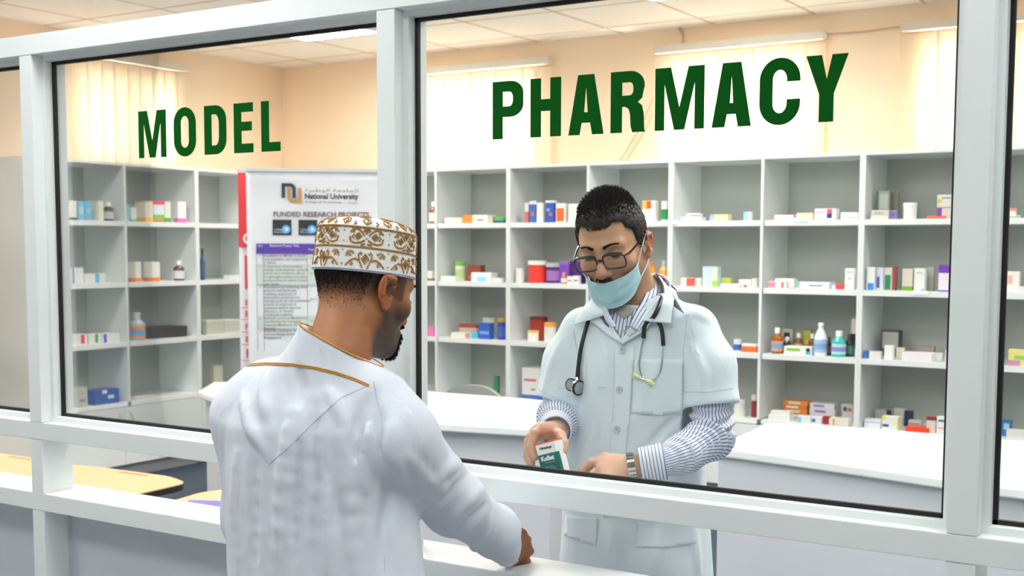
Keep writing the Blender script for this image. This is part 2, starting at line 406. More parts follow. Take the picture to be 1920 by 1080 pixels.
# ---------------------------------------------------------------- stock on the shelves
ROWN = {1: 'top row', 2: 'second row', 3: 'third row', 4: 'bottom row'}
COLN = {'C0': 'beside the middle post', 'C1': 'first full column right of middle post', 'C2': 'column left of the pharmacist\'s head',
        'C3': 'column behind the pharmacist\'s head', 'C4': 'first column right of the pharmacist', 'C5': 'second column right of the pharmacist',
        'C6': 'last column before the right post', 'C7': 'beyond the right post',
        'L1': 'left wall, first column', 'L2': 'left wall, second column', 'L3': 'left wall, column beside red banner'}
NAMES = {'C': 'medicine_carton', 'B': 'medicine_bottle', 'J': 'plastic_tub', 'S': 'medicine_carton', 'P': 'paper_pack', 'T': 'storage_tray', 'K': 'medicine_packet'}
CATS = {'C': 'medicine box', 'B': 'bottle', 'J': 'tub', 'S': 'medicine box', 'P': 'papers', 'T': 'tray', 'K': 'packet'}
LABELS = set()
def stock(cell, row, kind, px0, px1, pyt, col, desc, off=.03, zlift=0, bands=(), cap=None, lab=None, deep=None, rot=0, hh=None):
    """kind C carton, B bottle, J tub, P papers; px0..px1 its width in the photo, pyt its top edge, off how far behind the shelf's front edge"""
    z0 = SZ[row] + .0008 + zlift; left = cell[0] == 'L'
    if left:
        q0, q1 = onX(px0, pyt, XL - off), onX(px1, pyt, XL - off); u0, u1 = q0[1], q1[1]; zt = (q0[2] + q1[2])/2
        loc = (XL - off, (u0 + u1)/2, z0); rz = math.pi/2
    else:
        q0, q1 = onY(px0, pyt, YS + off), onY(px1, pyt, YS + off); u0, u1 = q0[0], q1[0]; zt = (q0[2] + q1[2])/2
        loc = ((u0 + u1)/2, YS + off, z0); rz = 0
    w = abs(u1 - u0)*.97; h = hh or max(.012, zt - z0)
    name = {'C': 'medicine_carton'}.get(kind, NAMES[kind])
    label = '%s, %s, %s' % (desc, ROWN[row], COLN[cell])
    nw = len(label.replace(',', '').split()); assert nw <= 16, (nw, label); assert label not in LABELS, label; LABELS.add(label)
    d = deep or min(.16, max(.035, w*.55))
    hb = w/2
    if kind in 'CTK':
        o = MB().box(-hb, hb, 0, d, 0, h, b=min(.0015, h*.1)).build(name, cmat(col), None)
        e_ = .0005
        for bd in bands:               # (u0,u1,v0,v1,colour) in fractions of the front face
            a, b2, c, d2, cc = bd
            full = a <= 0 and b2 >= 1
            mbx = MB()
            if full: mbx.box(-hb - e_, hb + e_, -e_, d + e_, h*c + (.0001), h*d2 + (e_ if d2 >= 1 else 0))
            else: mbx.box(-hb + w*a - (e_ if a <= 0 else 0), -hb + w*b2 + (e_ if b2 >= 1 else 0), -e_*1.2, .004, h*c + .0002, h*d2 - .0002)
            mbx.build('printed_panel', cmat(cc), o)
    elif kind == 'K':
        pass
    elif kind == 'P':
        mb = MB()
        nL = max(2, int(h/.006))
        for i in range(nL): mb.box(-hb + .004*((i*7) % 3), hb - .003*((i*5) % 3), .004*((i*3) % 2), d, i*h/nL, (i+1)*h/nL - .0006)
        o = mb.build(name, cmat(col), None)
    elif kind == 'B':
        r = hb; lc = lab or 'E8E4DA'
        prof = [(r*.92, 0), (r, .004), (r, h*.58), (r*.9, h*.66), (r*.42, h*.76), (r*.38, h*.8)]
        if cap == 'tall': prof = [(r*.9, 0), (r, .006), (r, h*.5), (r*.85, h*.62), (r*.5, h*.78), (r*.33, h*.86), (r*.33, h*.9)]
        o = MB().lathe(prof, 20, (0, r, 0)).build(name, mat('bottle_' + col, col, .15, var=.02, spec=.6), None, smooth=True)
        cc = 'F2F1EC' if cap in (None, 'tall') else cap
        zt_ = prof[-1][1]; rc = prof[-1][0]*1.25
        MB().lathe([(rc, zt_ - .004), (rc, h - .003), (rc*.9, h)], 20, (0, r, 0)).build('cap', cmat(cc), o, smooth=True)
        MB().lathe([(r + .0006, h*.1), (r + .0006, h*.5)], 20, (0, r, 0)).build('paper_label', cmat(lc), o, smooth=True)
        if bands: MB().lathe([(r + .0012, h*.2), (r + .0012, h*.38)], 20, (0, r, 0)).build('label_print', cmat(bands[0]), o, smooth=True)
    elif kind == 'J':
        r = hb; hc = min(h*.25, .03)
        o = MB().lathe([(r*.9, 0), (r*.95, .004), (r*.95, h - hc)], 24, (0, r, 0)).build(name, cmat(col), None, smooth=True)
        MB().lathe([(r, h - hc), (r, h - .003), (r*.95, h)], 24, (0, r, 0)).build('lid', cmat(cap or 'F2F1EC'), o, smooth=True)
        if lab: MB().lathe([(r*.95 + .0006, h*.12), (r*.95 + .0006, h*.62)], 24, (0, r, 0)).build('paper_label', cmat(lab), o, smooth=True)
    o.location = loc; o.rotation_euler = (0, 0, rz + rot)
    tag(o, label, CATS[kind], 'stock on the %s' % ('left wall shelves' if left else 'back wall shelves'))
    return o
w_ = 'EFEFEA'
G = [  # cell,row,kind,px0,px1,pytop,colour,description,options
('C0',1,'B',801,815,378,'8A4A14','amber bottle with white cap and label',dict()),
('C0',2,'C',800,811,508,'E4E0D4','small cream carton',dict(bands=[(0,1,0,.25,'8A6A50')])),
('C0',3,'C',798,814,612,'E77FB4','pink carton',dict()),
('C1',1,'C',833,866,408,'E6E0CC','flat cream carton',dict()),
('C1',1,'C',868,915,403,w_,'flat white carton with orange end',dict(bands=[(0,.38,0,1,'F08A2C'),(.55,.85,.3,.45,'6A6A6A')])),
('C1',1,'C',916.5,923,406,'EADFC8','tiny cream carton',dict(bands=[(.3,.7,0,1,'C9A060')])),
('C1',1,'C',924.5,944,406,'2E4E8E','small carton, green over dark blue',dict(bands=[(0,1,.4,1,'5FAE46')])),
('C1',2,'C',826,853,518,'F0F0EC','flat white carton lying in front',dict(off=.02)),
('C1',2,'J',848,866,491,'DCE4CC','green and white tub',dict(off=.12,cap='6DB33F',lab='B9CF8A')),
('C1',2,'C',875,901,497,'8C3B22','brown red carton',dict(off=.16,bands=[(.1,.9,.1,.35,'B05A3A')])),
('C1',2,'C',883,921,511,'EEF0EC','white carton with cyan corner',dict(off=.08,bands=[(.3,.75,0,.55,'7CCFE0')])),
('C1',2,'C',922,940,521,'EDE9DE','flat off-white carton',dict(off=.02)),
('C1',3,'C',845,880,624,'ECE7DA','flat cream carton in front',dict(off=.02,bands=[(.8,1,0,1,'D98A80')])),
('C1',3,'C',860,894,609,'C7B9A6','stack-sized beige carton with red top',dict(off=.17,bands=[(0,1,.75,1,'B23A2E')])),
('C1',3,'C',882,896,623,'57BBD6','small cyan carton',dict(off=.05)),
('C1',3,'C',897,919,606,'2A5FC0','bright blue carton',dict(off=.03,bands=[(.1,.9,.3,.5,'7FA6E0')])),
('C1',3,'C',905,926,596,'D9DDD2','tall pale carton at the back',dict(off=.2)),
('C1',3,'J',929,944,597,'2548A8','blue canister with gold lid',dict(off=.03,cap='A8882E',lab='3F63C0')),
('C1',4,'C',925,933,705,'3D8A5A','small green carton',dict(off=.1)),
('C2',1,'C',984,991,380,'C86A60','narrow red and white carton',dict(bands=[(0,1,.55,1,'E8DCD4')])),
('C2',1,'C',992,1005,377,'3A66B8','tall carton with red dot on blue',dict(bands=[(0,1,.85,1,'E0E4EA'),(.3,.7,.3,.5,'D86058')])),
('C2',1,'C',1006,1018,380,'EEEDE6','plain cream white carton',dict()),
('C2',1,'C',1023,1039,376,'2450B8','deep blue carton with white edge',dict(bands=[(0,1,.9,1,'F0F0F0'),(.4,.8,.3,.45,'D86058'),(.1,.5,.5,.65,'86A8E0')])),
('C2',1,'C',1042,1059,381,'F4F0E8','carton with orange front',dict(bands=[(.08,.92,.05,.75,'F0641E')])),
('C2',1,'C',1065,1083,382,'EFEEE6','cream white upright carton',dict()),
('C2',2,'C',967,978,503,'E8E8E4','narrow white carton',dict()),
('C2',2,'J',983,1014,489,'E8352A','big red tub with white lid',dict(off=.05)),
('C2',2,'J',1017,1045,493,'5A2A86','purple tub with grey lid',dict(off=.08,cap='B9B9B4',lab='9A6AB0')),
('C2',2,'C',1048,1067,490,'7B45B5','violet carton',dict(off=.12,bands=[(0,1,.85,1,'8F63C4')])),
('C2',2,'C',1068,1092,490,'4A2276','dark purple carton',dict(off=.14)),
('C2',2,'B',1050,1060,511,'B9702A','small amber bottle',dict(off=.03,cap='D8A070')),
('C2',2,'C',1063,1073,518,'EFECE8','small white carton, left of two',dict(off=.03,bands=[(.2,.8,.3,.5,'A05050')])),
('C2',2,'C',1074,1085,517,'EFECE8','small white carton, right of two',dict(off=.03,bands=[(.2,.8,.3,.5,'705090')])),
('C2',3,'C',993,1019,594,'A82E20','dark red carton at the back',dict(off=.16,bands=[(0,1,.86,1,'7A2018')])),
('C2',3,'C',989,1005,620,'EFEDE6','small white carton with yellow band',dict(bands=[(0,1,.8,1,'E8C860')])),
('C2',3,'J',1015,1036,605,'EFEDE6','white tub with orange lid',dict(off=.05,cap='F09A30')),
('C2',4,'C',978,1013,690,'E6E4E2','large white carton with blue base',dict(off=.06,deep=.2,bands=[(0,1,0,.16,'4564B8'),(.12,.8,.58,.66,'C86A66'),(.5,.75,.3,.36,'8890B0')])),
('C3',1,'C',1204,1229,376,'EFEEE6','white carton with orange and yellow square',dict(bands=[(.05,.35,.6,.98,'F5C026'),(.35,.68,.6,.98,'E25A1C')])),
('C3',1,'C',1240,1250,377,'EEF2EE','white carton with green base',dict(bands=[(0,1,.08,.6,'1E8C46')])),
('C3',2,'B',1215,1228,490,'D98A20','amber orange bottle by the ear',dict(cap='C8741E')),
('C3',2,'B',1233,1249,489,'F0A050','orange labelled bottle with grey cap',dict(cap='B8B4BC',lab='F2A552')),
('C4',1,'C',1276,1315,407,'F2F2F0','flat white carton',dict()),
('C4',1,'C',1286,1312,400,'F2EEEC','flat white and red carton lying on top',dict(zlift=.0235,bands=[(.35,1,.3,.6,'D85A50')])),
('C4',1,'C',1330,1365,402,'E3D7A8','cream carton with blue end',dict(bands=[(0,.28,0,1,'A9B4CC')])),
('C4',1,'C',1394,1408,397,'EEF2F2','small white carton with light blue side',dict(bands=[(0,.6,0,1,'93CDE2')])),
('C4',2,'C',1276,1303,521,'F2EEE8','white carton with orange red print',dict(bands=[(.42,1,.02,.98,'F0584A')])),
('C4',2,'C',1304,1315,521,'D8E0D4','small pale green carton',dict(off=.06)),
('C4',2,'C',1317,1346,500,'CBE0EE','upright pale blue carton with green corner',dict(deep=.06,bands=[(.66,1,.3,1,'E3E4D2'),(.66,1,0,.3,'A6CE4C')])),
('C4',2,'C',1349,1371,521,'BCC454','olive green carton',dict(off=.1)),
('C4',2,'C',1350,1385,532,'F0F0EA','flat white carton in front',dict(off=.02)),
('C4',2,'C',1385,1408,524,'F0EEEA','white carton with small red mark',dict(off=.08,bands=[(.4,.7,0,.3,'C05048')])),
('C4',2,'C',1409,1419,522,'EEDFD2','small peach carton',dict()),
('C4',3,'J',1373,1388,637,'E8EEF2','white jar with blue label',dict(cap='D0D8E0',lab='2E6AC8')),
('C4',3,'C',1390,1418,645,'F2EEE6','white carton with orange front',dict(bands=[(0,1,.05,.72,'F26A28')])),
('C4',4,'J',1373,1394,751,'E4E4DC','white tub with green foot',dict(cap='DAD8CC',lab='E8E8E0')),
('C4',4,'C',1409,1417,741,'8E2630','narrow dark red carton',dict(off=.08,bands=[(0,1,.75,1,'D8C8C4')])),
('C5',1,'C',1449,1492,403,'F2EAE2','flat white carton with red edge',dict(bands=[(0,.08,0,1,'C89060'),(.92,1,0,1,'D06040')])),
('C5',1,'C',1494,1525,399,'DCD2B4','beige carton',dict(off=.06,bands=[(0,.1,0,1,'F0F0F0')])),
('C5',1,'C',1527,1568,391,'F0F0F0','white carton with red and navy square',dict(off=.02,bands=[(.58,.82,.55,.95,'E85A60'),(.58,.82,.12,.55,'2A2E80'),(.05,.5,.6,.75,'B8BCC8')])),
('C5',1,'C',1576,1609,398,'F2F2F0','white carton at the right end',dict(bands=[(.4,.9,.2,.35,'A8A8B8')],deep=.1)),
('C5',2,'C',1440,1474,528,'F4ECEC','white carton with pink end',dict(off=.015,bands=[(0,.4,.1,.95,'EC90A4'),(.75,.88,.05,.95,'D06A80')])),
('C5',2,'C',1452,1490,522,'E6E6DC','pale carton behind the pink one',dict(off=.12)),
('C5',2,'C',1491,1556,529,'F0F2EE','long white carton with teal end',dict(off=.02,bands=[(0,.12,.1,1,'8CC8B8'),(.4,.8,.35,.6,'7AA0CC')])),
('C5',2,'C',1559,1567,534,'D8D4E4','tiny lilac carton',dict()),
('C5',2,'C',1568,1582,532,'EE4A50','small bright red carton',dict()),
('C5',2,'C',1584,1602,503,'F0F2F0','upright white carton at the right end',dict(deep=.05,bands=[(.2,.8,.8,.84,'B0B4B8'),(.45,.6,.48,.54,'6A7078')])),
('C5',3,'B',1443,1465,615,'9C5A1C','amber bottle with orange label',dict(lab='E89A7A',bands=['7FA8D8'])),
('C5',3,'C',1467,1487,617,'B9B6AC','grey beige carton behind the bottles',dict(off=.2,bands=[(.15,.7,.6,.85,'3A3448')])),
('C5',3,'B',1466,1481,632,'38201A','squat dark brown bottle',dict(off=.12,lab='6A4A3A')),
('C5',3,'B',1487,1503,625,'7A4A1E','brown bottle behind the green carton',dict(off=.14,lab='C8A890')),
('C5',3,'C',1504,1521,620,'B3AE3A','olive carton at the back',dict(off=.2,bands=[(.2,.8,.4,.6,'D8D060')])),
('C5',3,'B',1514,1528,626,'6A3A1A','brown bottle beside the olive carton',dict(off=.12,lab='8A5A3A')),
('C5',3,'C',1469,1521,650,'F0F2EC','flat white carton with green stripe',dict(off=.015,bands=[(.1,.6,.45,.8,'8CCB3C'),(.82,.98,.1,.8,'5AA6C0'),(.85,.95,.5,.9,'D83A48')])),
('C5',3,'B',1523,1548,606,'EEF2F6','tall white bottle with slim neck',dict(off=.03,cap='tall',lab='A9C8E8',bands=['86A9DC'])),
('C5',3,'B',1556,1583,621,'2CB8B4','teal mouthwash bottle with white cap',dict(off=.02,lab='BFE6E8',bands=['8892C8'])),
('C5',3,'B',1582,1600,627,'2E1C18','dark bottle with green label',dict(off=.1,cap='4A3028',lab='3E7C6C')),
('C5',3,'C',1596,1605,598,'E4D8D8','narrow white and navy carton',dict(off=.16,bands=[(0,1,.2,.6,'2A2C58')])),
('C5',3,'B',1549,1558,632,'4A2A26','small dark brown bottle',dict(off=.14,cap='6A3A36',lab='B86A60')),
('C5',4,'C',1440,1482,778,'ECEAE6','lower flat white carton of a pair',dict(off=.02)),
('C5',4,'C',1444,1481,771,'E8E6E2','upper flat white carton of a pair',dict(off=.03,zlift=.034)),
('C5',4,'C',1467,1513,773,'E08A3C','orange carton, lowest of the stack',dict(off=.22,hh=.028,bands=[(.2,.75,.2,.8,'E8D8B8')])),
('C5',4,'C',1468,1514,766,'E8862E','orange carton, second of the stack',dict(off=.22,hh=.028,zlift=.0285,bands=[(.1,.7,.2,.8,'E0D4C0')])),
('C5',4,'C',1467,1513,759,'E4792A','orange carton, third of the stack',dict(off=.22,hh=.028,zlift=.057,bands=[(.15,.65,.2,.8,'E8DCC8')])),
('C5',4,'C',1469,1515,751,'EA8C34','orange carton, topmost of the stack',dict(off=.22,hh=.028,zlift=.0855,bands=[(.2,.7,.2,.8,'E6DAC0')])),
('C5',4,'C',1517,1566,772,'D9D6D8','white purple carton, lowest of stack',dict(off=.22,hh=.036,bands=[(.1,.6,.3,.7,'C8485A')])),
('C5',4,'C',1517,1566,762,'DAD8DC','white purple carton, middle of stack',dict(off=.22,hh=.036,zlift=.0365,bands=[(.2,.65,.3,.7,'8A66B4')])),
('C5',4,'C',1518,1565,750,'DCDADE','white purple carton, topmost of stack',dict(off=.22,hh=.036,zlift=.073,bands=[(.15,.6,.3,.7,'8F6CB8')])),
('C5',4,'C',1495,1520,780,'ECEFF0','white carton with light blue end',dict(off=.015,bands=[(0,.3,0,.8,'7FC4E8')])),
('C5',4,'C',1521,1541,781,'E6E4E6','white carton with blue dot',dict(off=.015,bands=[(.05,.4,.2,.7,'3A78C8')])),
('C5',4,'C',1543,1556,781,'9A2A34','small dark red carton',dict(off=.03)),
('C5',4,'C',1554,1592,785,'ECE6D4','cream carton with orange stripe',dict(off=.005,bands=[(.2,.28,0,1,'F09050')])),
('C5',4,'C',1578,1600,758,'C9C6C4','grey carton with dark print',dict(off=.2,bands=[(.15,.45,.6,.85,'4A4858'),(.5,.9,.6,.8,'B86A60')])),
('C6',1,'C',1643,1667,358,'A9B2A4','grey green upright carton',dict(off=.14,bands=[(0,.18,0,1,'4E7A58'),(.3,.95,.35,.9,'C2C8C0')])),
('C6',1,'C',1668,1685,359,'7E7C6C','olive grey carton at the back',dict(off=.2)),
('C6',1,'C',1632,1666,404,'DEDACC','lower cream carton of a pair',dict(off=.02)),
('C6',1,'C',1633,1667,394,'D2CEC2','upper cream carton of a pair',dict(off=.02,zlift=.0215,bands=[(.2,.7,.3,.6,'A8A49A')])),
('C6',1,'C',1668,1682,394,'8478B0','small lilac carton',dict(off=.04,bands=[(.2,.7,.3,.7,'6A58A8')])),
('C6',1,'J',1690,1717,380,'EEF0EE','white square-lidded tub',dict(off=.04,cap='E8EAEA')),
('C6',1,'C',1738,1771,405,'F0684A','flat orange red carton',dict(off=.02)),
('C6',1,'C',1757,1787,390,'C9C6BE','lower grey carton with violet end',dict(off=.07,bands=[(0,.3,0,1,'6A45A4')])),
('C6',1,'C',1757,1787,365,'D6D4CC','upper grey carton with yellow square',dict(off=.07,zlift=.068,bands=[(.05,.3,.35,.65,'D8BC3A'),(.3,.9,.7,.78,'6A6A6A')])),
('C6',2,'C',1625,1641,501,'E8EAEA','white carton with bright blue foot',dict(deep=.05,bands=[(.15,.9,0,.3,'2A86E0')])),
('C6',2,'C',1643,1657,502,'D2D2DC','pale carton with violet strip',dict(deep=.05,off=.05,bands=[(.1,.5,.1,.6,'4A56B0')])),
('C6',2,'C',1658,1673,502,'CFCFCB','pale carton with dark green front',dict(deep=.05,off=.05,bands=[(.1,.85,.02,.68,'1F7A50')])),
('C6',2,'C',1674,1679,500,'B0483C','very narrow red carton',dict(deep=.05,off=.06)),
('C6',2,'C',1692,1712,504,'D6CDC0','beige carton with leaf green foot',dict(deep=.05,off=.03,bands=[(0,1,0,.2,'6AA22C')])),
('C6',2,'C',1714,1735,503,'E4E8E4','plain white upright carton',dict(deep=.05,bands=[(.2,.8,.78,.82,'A8ACB0'),(.7,.95,.02,.08,'3A8ACA')])),
('C6',2,'C',1738,1751,501,'A8A69C','grey beige narrow carton',dict(deep=.05,off=.1)),
('C6',2,'C',1760,1781,497,'E9E4EE','white carton with violet top and foot',dict(deep=.05,off=.02,bands=[(0,1,.7,1,'7636B8'),(0,1,0,.05,'6A3AA8')])),
('C6',3,'C',1619,1627,658,'3A72C0','small blue carton',dict(off=.02)),
('C6',3,'C',1629,1652,659,'E2E2DC','white carton beside the blue one',dict(off=.02)),
('C6',3,'C',1652,1688,620,'3E4A42','dark framed carton with grey face',dict(off=.28,bands=[(.06,.92,.3,.95,'B8B6AC'),(0,1,0,.28,'1E6A60')])),
('C6',3,'C',1658,1675,648,'F0F0F0','slim white upright carton',dict(off=.02,deep=.04)),
('C6',3,'C',1680,1696,652,'D8D0BC','cream carton behind the white packet',dict(off=.12)),
('C6',3,'K',1690,1748,662,'F2ECF2','wide white soft packet',dict(off=.01,deep=.12)),
('C6',3,'C',1727,1752,650,'B9A894','brown beige carton at the back',dict(off=.28)),
('C6',3,'C',1750,1767,662,'D2D4D4','light grey carton',dict(off=.08)),
('C6',3,'C',1772,1790,656,'E6E6E0','white carton at the right end',dict(off=.02)),
('C6',4,'C',1620,1652,786,'E2E6E8','white carton with blue and green print',dict(off=.05,bands=[(0,.95,.55,.7,'B0B8E0')])),
('C6',4,'C',1653,1687,781,'ECECE0','white carton with yellow corner',dict(off=.02,bands=[(0,.25,.75,1,'E8DC3A'),(.05,.4,.2,.4,'3A48A8'),(.9,1,0,1,'C8CC60')])),
('C6',4,'C',1640,1672,768,'B8B8BC','grey carton with dark end at the back',dict(off=.25,bands=[(.7,1,.5,1,'1E2248')])),
('C6',4,'C',1675,1698,766,'CFCBC0','pale grey carton at the back',dict(off=.3)),
('C6',4,'C',1695,1711,771,'262C52','dark navy carton',dict(off=.22)),
('C6',4,'C',1703,1728,788,'BDB8B2','grey carton behind the red one',dict(off=.1,bands=[(.1,.9,.55,.7,'8A7A80')])),
('C6',4,'C',1697,1742,801,'F04A24','flat bright orange red carton',dict(off=.01)),
('C6',4,'C',1737,1755,782,'E0D8C8','cream carton with dark red top',dict(off=.03,bands=[(0,1,.78,1,'8E3038')])),
('C6',4,'C',1756,1785,782,'ECECEA','white carton with blue stripe',dict(off=.02,bands=[(.1,.95,.7,.84,'3A84B8'),(.1,.8,.3,.38,'E0A898')])),
('C7',1,'C',1893,1913,404,'E4E6E2','lower white carton of a pair',dict(off=.02,bands=[(0,1,.2,.6,'7FA08C')])),
('C7',1,'C',1891,1905,390,'EAE4DE','upper white carton of a pair',dict(off=.03,zlift=.012,bands=[(0,1,.6,1,'E0907A')])),
('C7',2,'C',1886,1912,509,'ECE6E0','white carton with pink print',dict(off=.05,bands=[(.1,.5,.4,.8,'E8B4A8')])),
('C7',2,'C',1905,1930,537,'E8E8E6','flat white carton',dict(off=.015)),
('C7',3,'C',1890,1930,656,'E4DC8A','yellow carton with pink foot',dict(off=.02,bands=[(0,.6,0,.35,'C88AB0'),(.3,.8,.4,.65,'9CC860')])),
('C7',4,'C',1876,1897,788,'2A74B4','blue carton',dict(off=.15,bands=[(.3,.8,.4,.8,'A8C8DC')])),
('C7',4,'C',1886,1935,808,'E2E2DE','long white carton',dict(off=.02)),
('L1',1,'C',122,144,376,'E2E0DA','white carton with black foot',dict(off=.02,deep=.08,bands=[(0,1,0,.12,'1A1A1E')])),
('L1',1,'C',146,158,377,'7FC0DE','light blue carton, left of two',dict(off=.02,bands=[(.15,.8,.3,.7,'B9DCEC')])),
('L1',1,'C',159,172,376,'74B8DA','light blue carton, right of two',dict(off=.02,bands=[(.3,.8,.35,.6,'98CDE6')])),
('L1',1,'C',183,194,377,'E6E6CC','cream carton',dict(off=.02,deep=.1)),
('L1',1,'B',200,217,379,'3A2A1C','dark bottle with white cap and label',dict(off=.02,lab='C8C8D0')),
('L1',2,'C',136,157,502,'E8ECEE','white carton with blue side',dict(off=.02,bands=[(0,.12,0,1,'2A6AB0')])),
('L1',2,'C',158,198,513,'E4E6E2','flat white carton with light blue band',dict(off=.02,bands=[(.5,.7,0,1,'6ABCE0')])),
('L1',3,'C',136,164,627,'E8E4E0','flat white carton with red mark',dict(off=.02,bands=[(.55,.8,.1,.95,'D83A3A')])),
('L1',3,'C',166,190,626,'EAEAE4','flat white carton with green mark',dict(off=.02,bands=[(.5,.75,.1,.98,'2E9A48')])),
('L1',3,'C',191,225,625,'E8E8E6','flat white carton with violet mark',dict(off=.02,bands=[(.08,.25,.05,.95,'4A4AC0')])),
('L1',4,'C',144,164,726,'C2C2B6','grey carton',dict(off=.03,bands=[(.2,.8,.25,.4,'8A8A84')])),
('L1',4,'C',178,224,730,'1F56A8','dark blue carton with white letters',dict(off=.03,bands=[(.28,.48,.72,.98,'D8DCE8'),(.52,.78,.35,.6,'C8D4EC')])),
('L2',1,'C',236,243,383,'8CC4E0','narrow light blue carton',dict(off=.02)),
('L2',1,'C',245,256,389,'E6E6DC','short white carton with green foot',dict(off=.02,bands=[(0,1,0,.15,'2E9A48')])),
('L2',1,'C',272,287,377,'ECE6D8','white carton with yellow foot',dict(off=.02,deep=.12,bands=[(0,1,0,.2,'F4BE20'),(0,1,.93,1,'E8C878')])),
('L2',1,'C',288,308,377,'DCE8F0','children\'s carton, pink top, green field',dict(off=.02,bands=[(0,1,.82,1,'E0486E'),(0,1,.08,.35,'8CC040'),(0,1,0,.08,'E0486E')])),
('L2',1,'C',309,320,378,'E8E8DE','slim white carton with green foot',dict(off=.02,bands=[(0,1,0,.2,'3EA83A')])),
('L2',1,'C',333,349,378,'ECE8EE','white carton with pink foot',dict(off=.02,bands=[(0,1,0,.2,'F06AB8')])),
('L2',2,'C',254,265,491,'ECE8E0','left white carton with orange foot',dict(off=.02,deep=.1,bands=[(0,1,0,.2,'F08A2A')])),
('L2',2,'C',285,300,491,'ECEAE4','right white carton with orange foot',dict(off=.02,deep=.1,bands=[(0,1,0,.2,'F08A2A')])),
('L2',2,'B',334,350,489,'5A2A14','brown bottle with white cap and label',dict(off=.02,lab='DCDCE4')),
('L2',3,'B',253,279,587,'A9B8B8','grey bottle with rainbow label',dict(off=.02,cap='CFD2CE',lab='F08A3A',bands=['4AA6E0'])),
('L2',3,'T',281,352,613,'1E1B19','long black tray',dict(off=.06,deep=.2)),
('L2',4,'P',255,290,743,'E4E4E0','few loose sheets of paper',dict(off=.02)),
('L3',2,'B',379,386,466,'2E5A8C','thin blue brush-like bottle',dict(off=.02,cap='3A2018',lab='2E5A8C')),
('L3',2,'K',430,452,516,'DCE8EE','crumpled white packet',dict(off=.02)),
('L3',3,'P',386,420,600,'D8DACA','stack of cream booklets',dict(off=.04,deep=.15)),
('L3',3,'P',422,452,599,'E2E4DA','white stack of booklets',dict(off=.02,deep=.15)),
('L3',4,'C',400,418,685,'C0BEB0','grey carton with teal foot',dict(off=.1,bands=[(0,1,0,.1,'2A8C90')])),
]
for (cell, row, kind, a, b_, t, col, desc, kw) in G: stock(cell, row, kind, a, b_, t, col, desc, **kw)

# little shelf-edge tickets
for px, py, lb in ((1257, 417, 'white ticket on the shelf edge right of the pharmacist\'s ear'), (1725, 549, 'white ticket on the second shelf edge near the right post'), (1500, 412, 'white ticket on the top shelf edge of the second column')):
    q = onY(px, py, YS); o = MB().box(-.05, .05, -.003, 0, -.012, .012).build('shelf_ticket', cmat('F6F8FA'), None, loc=(q[0], YS - .0005, q[2])); tag(o, lb, 'shelf label', 'shelf tickets')
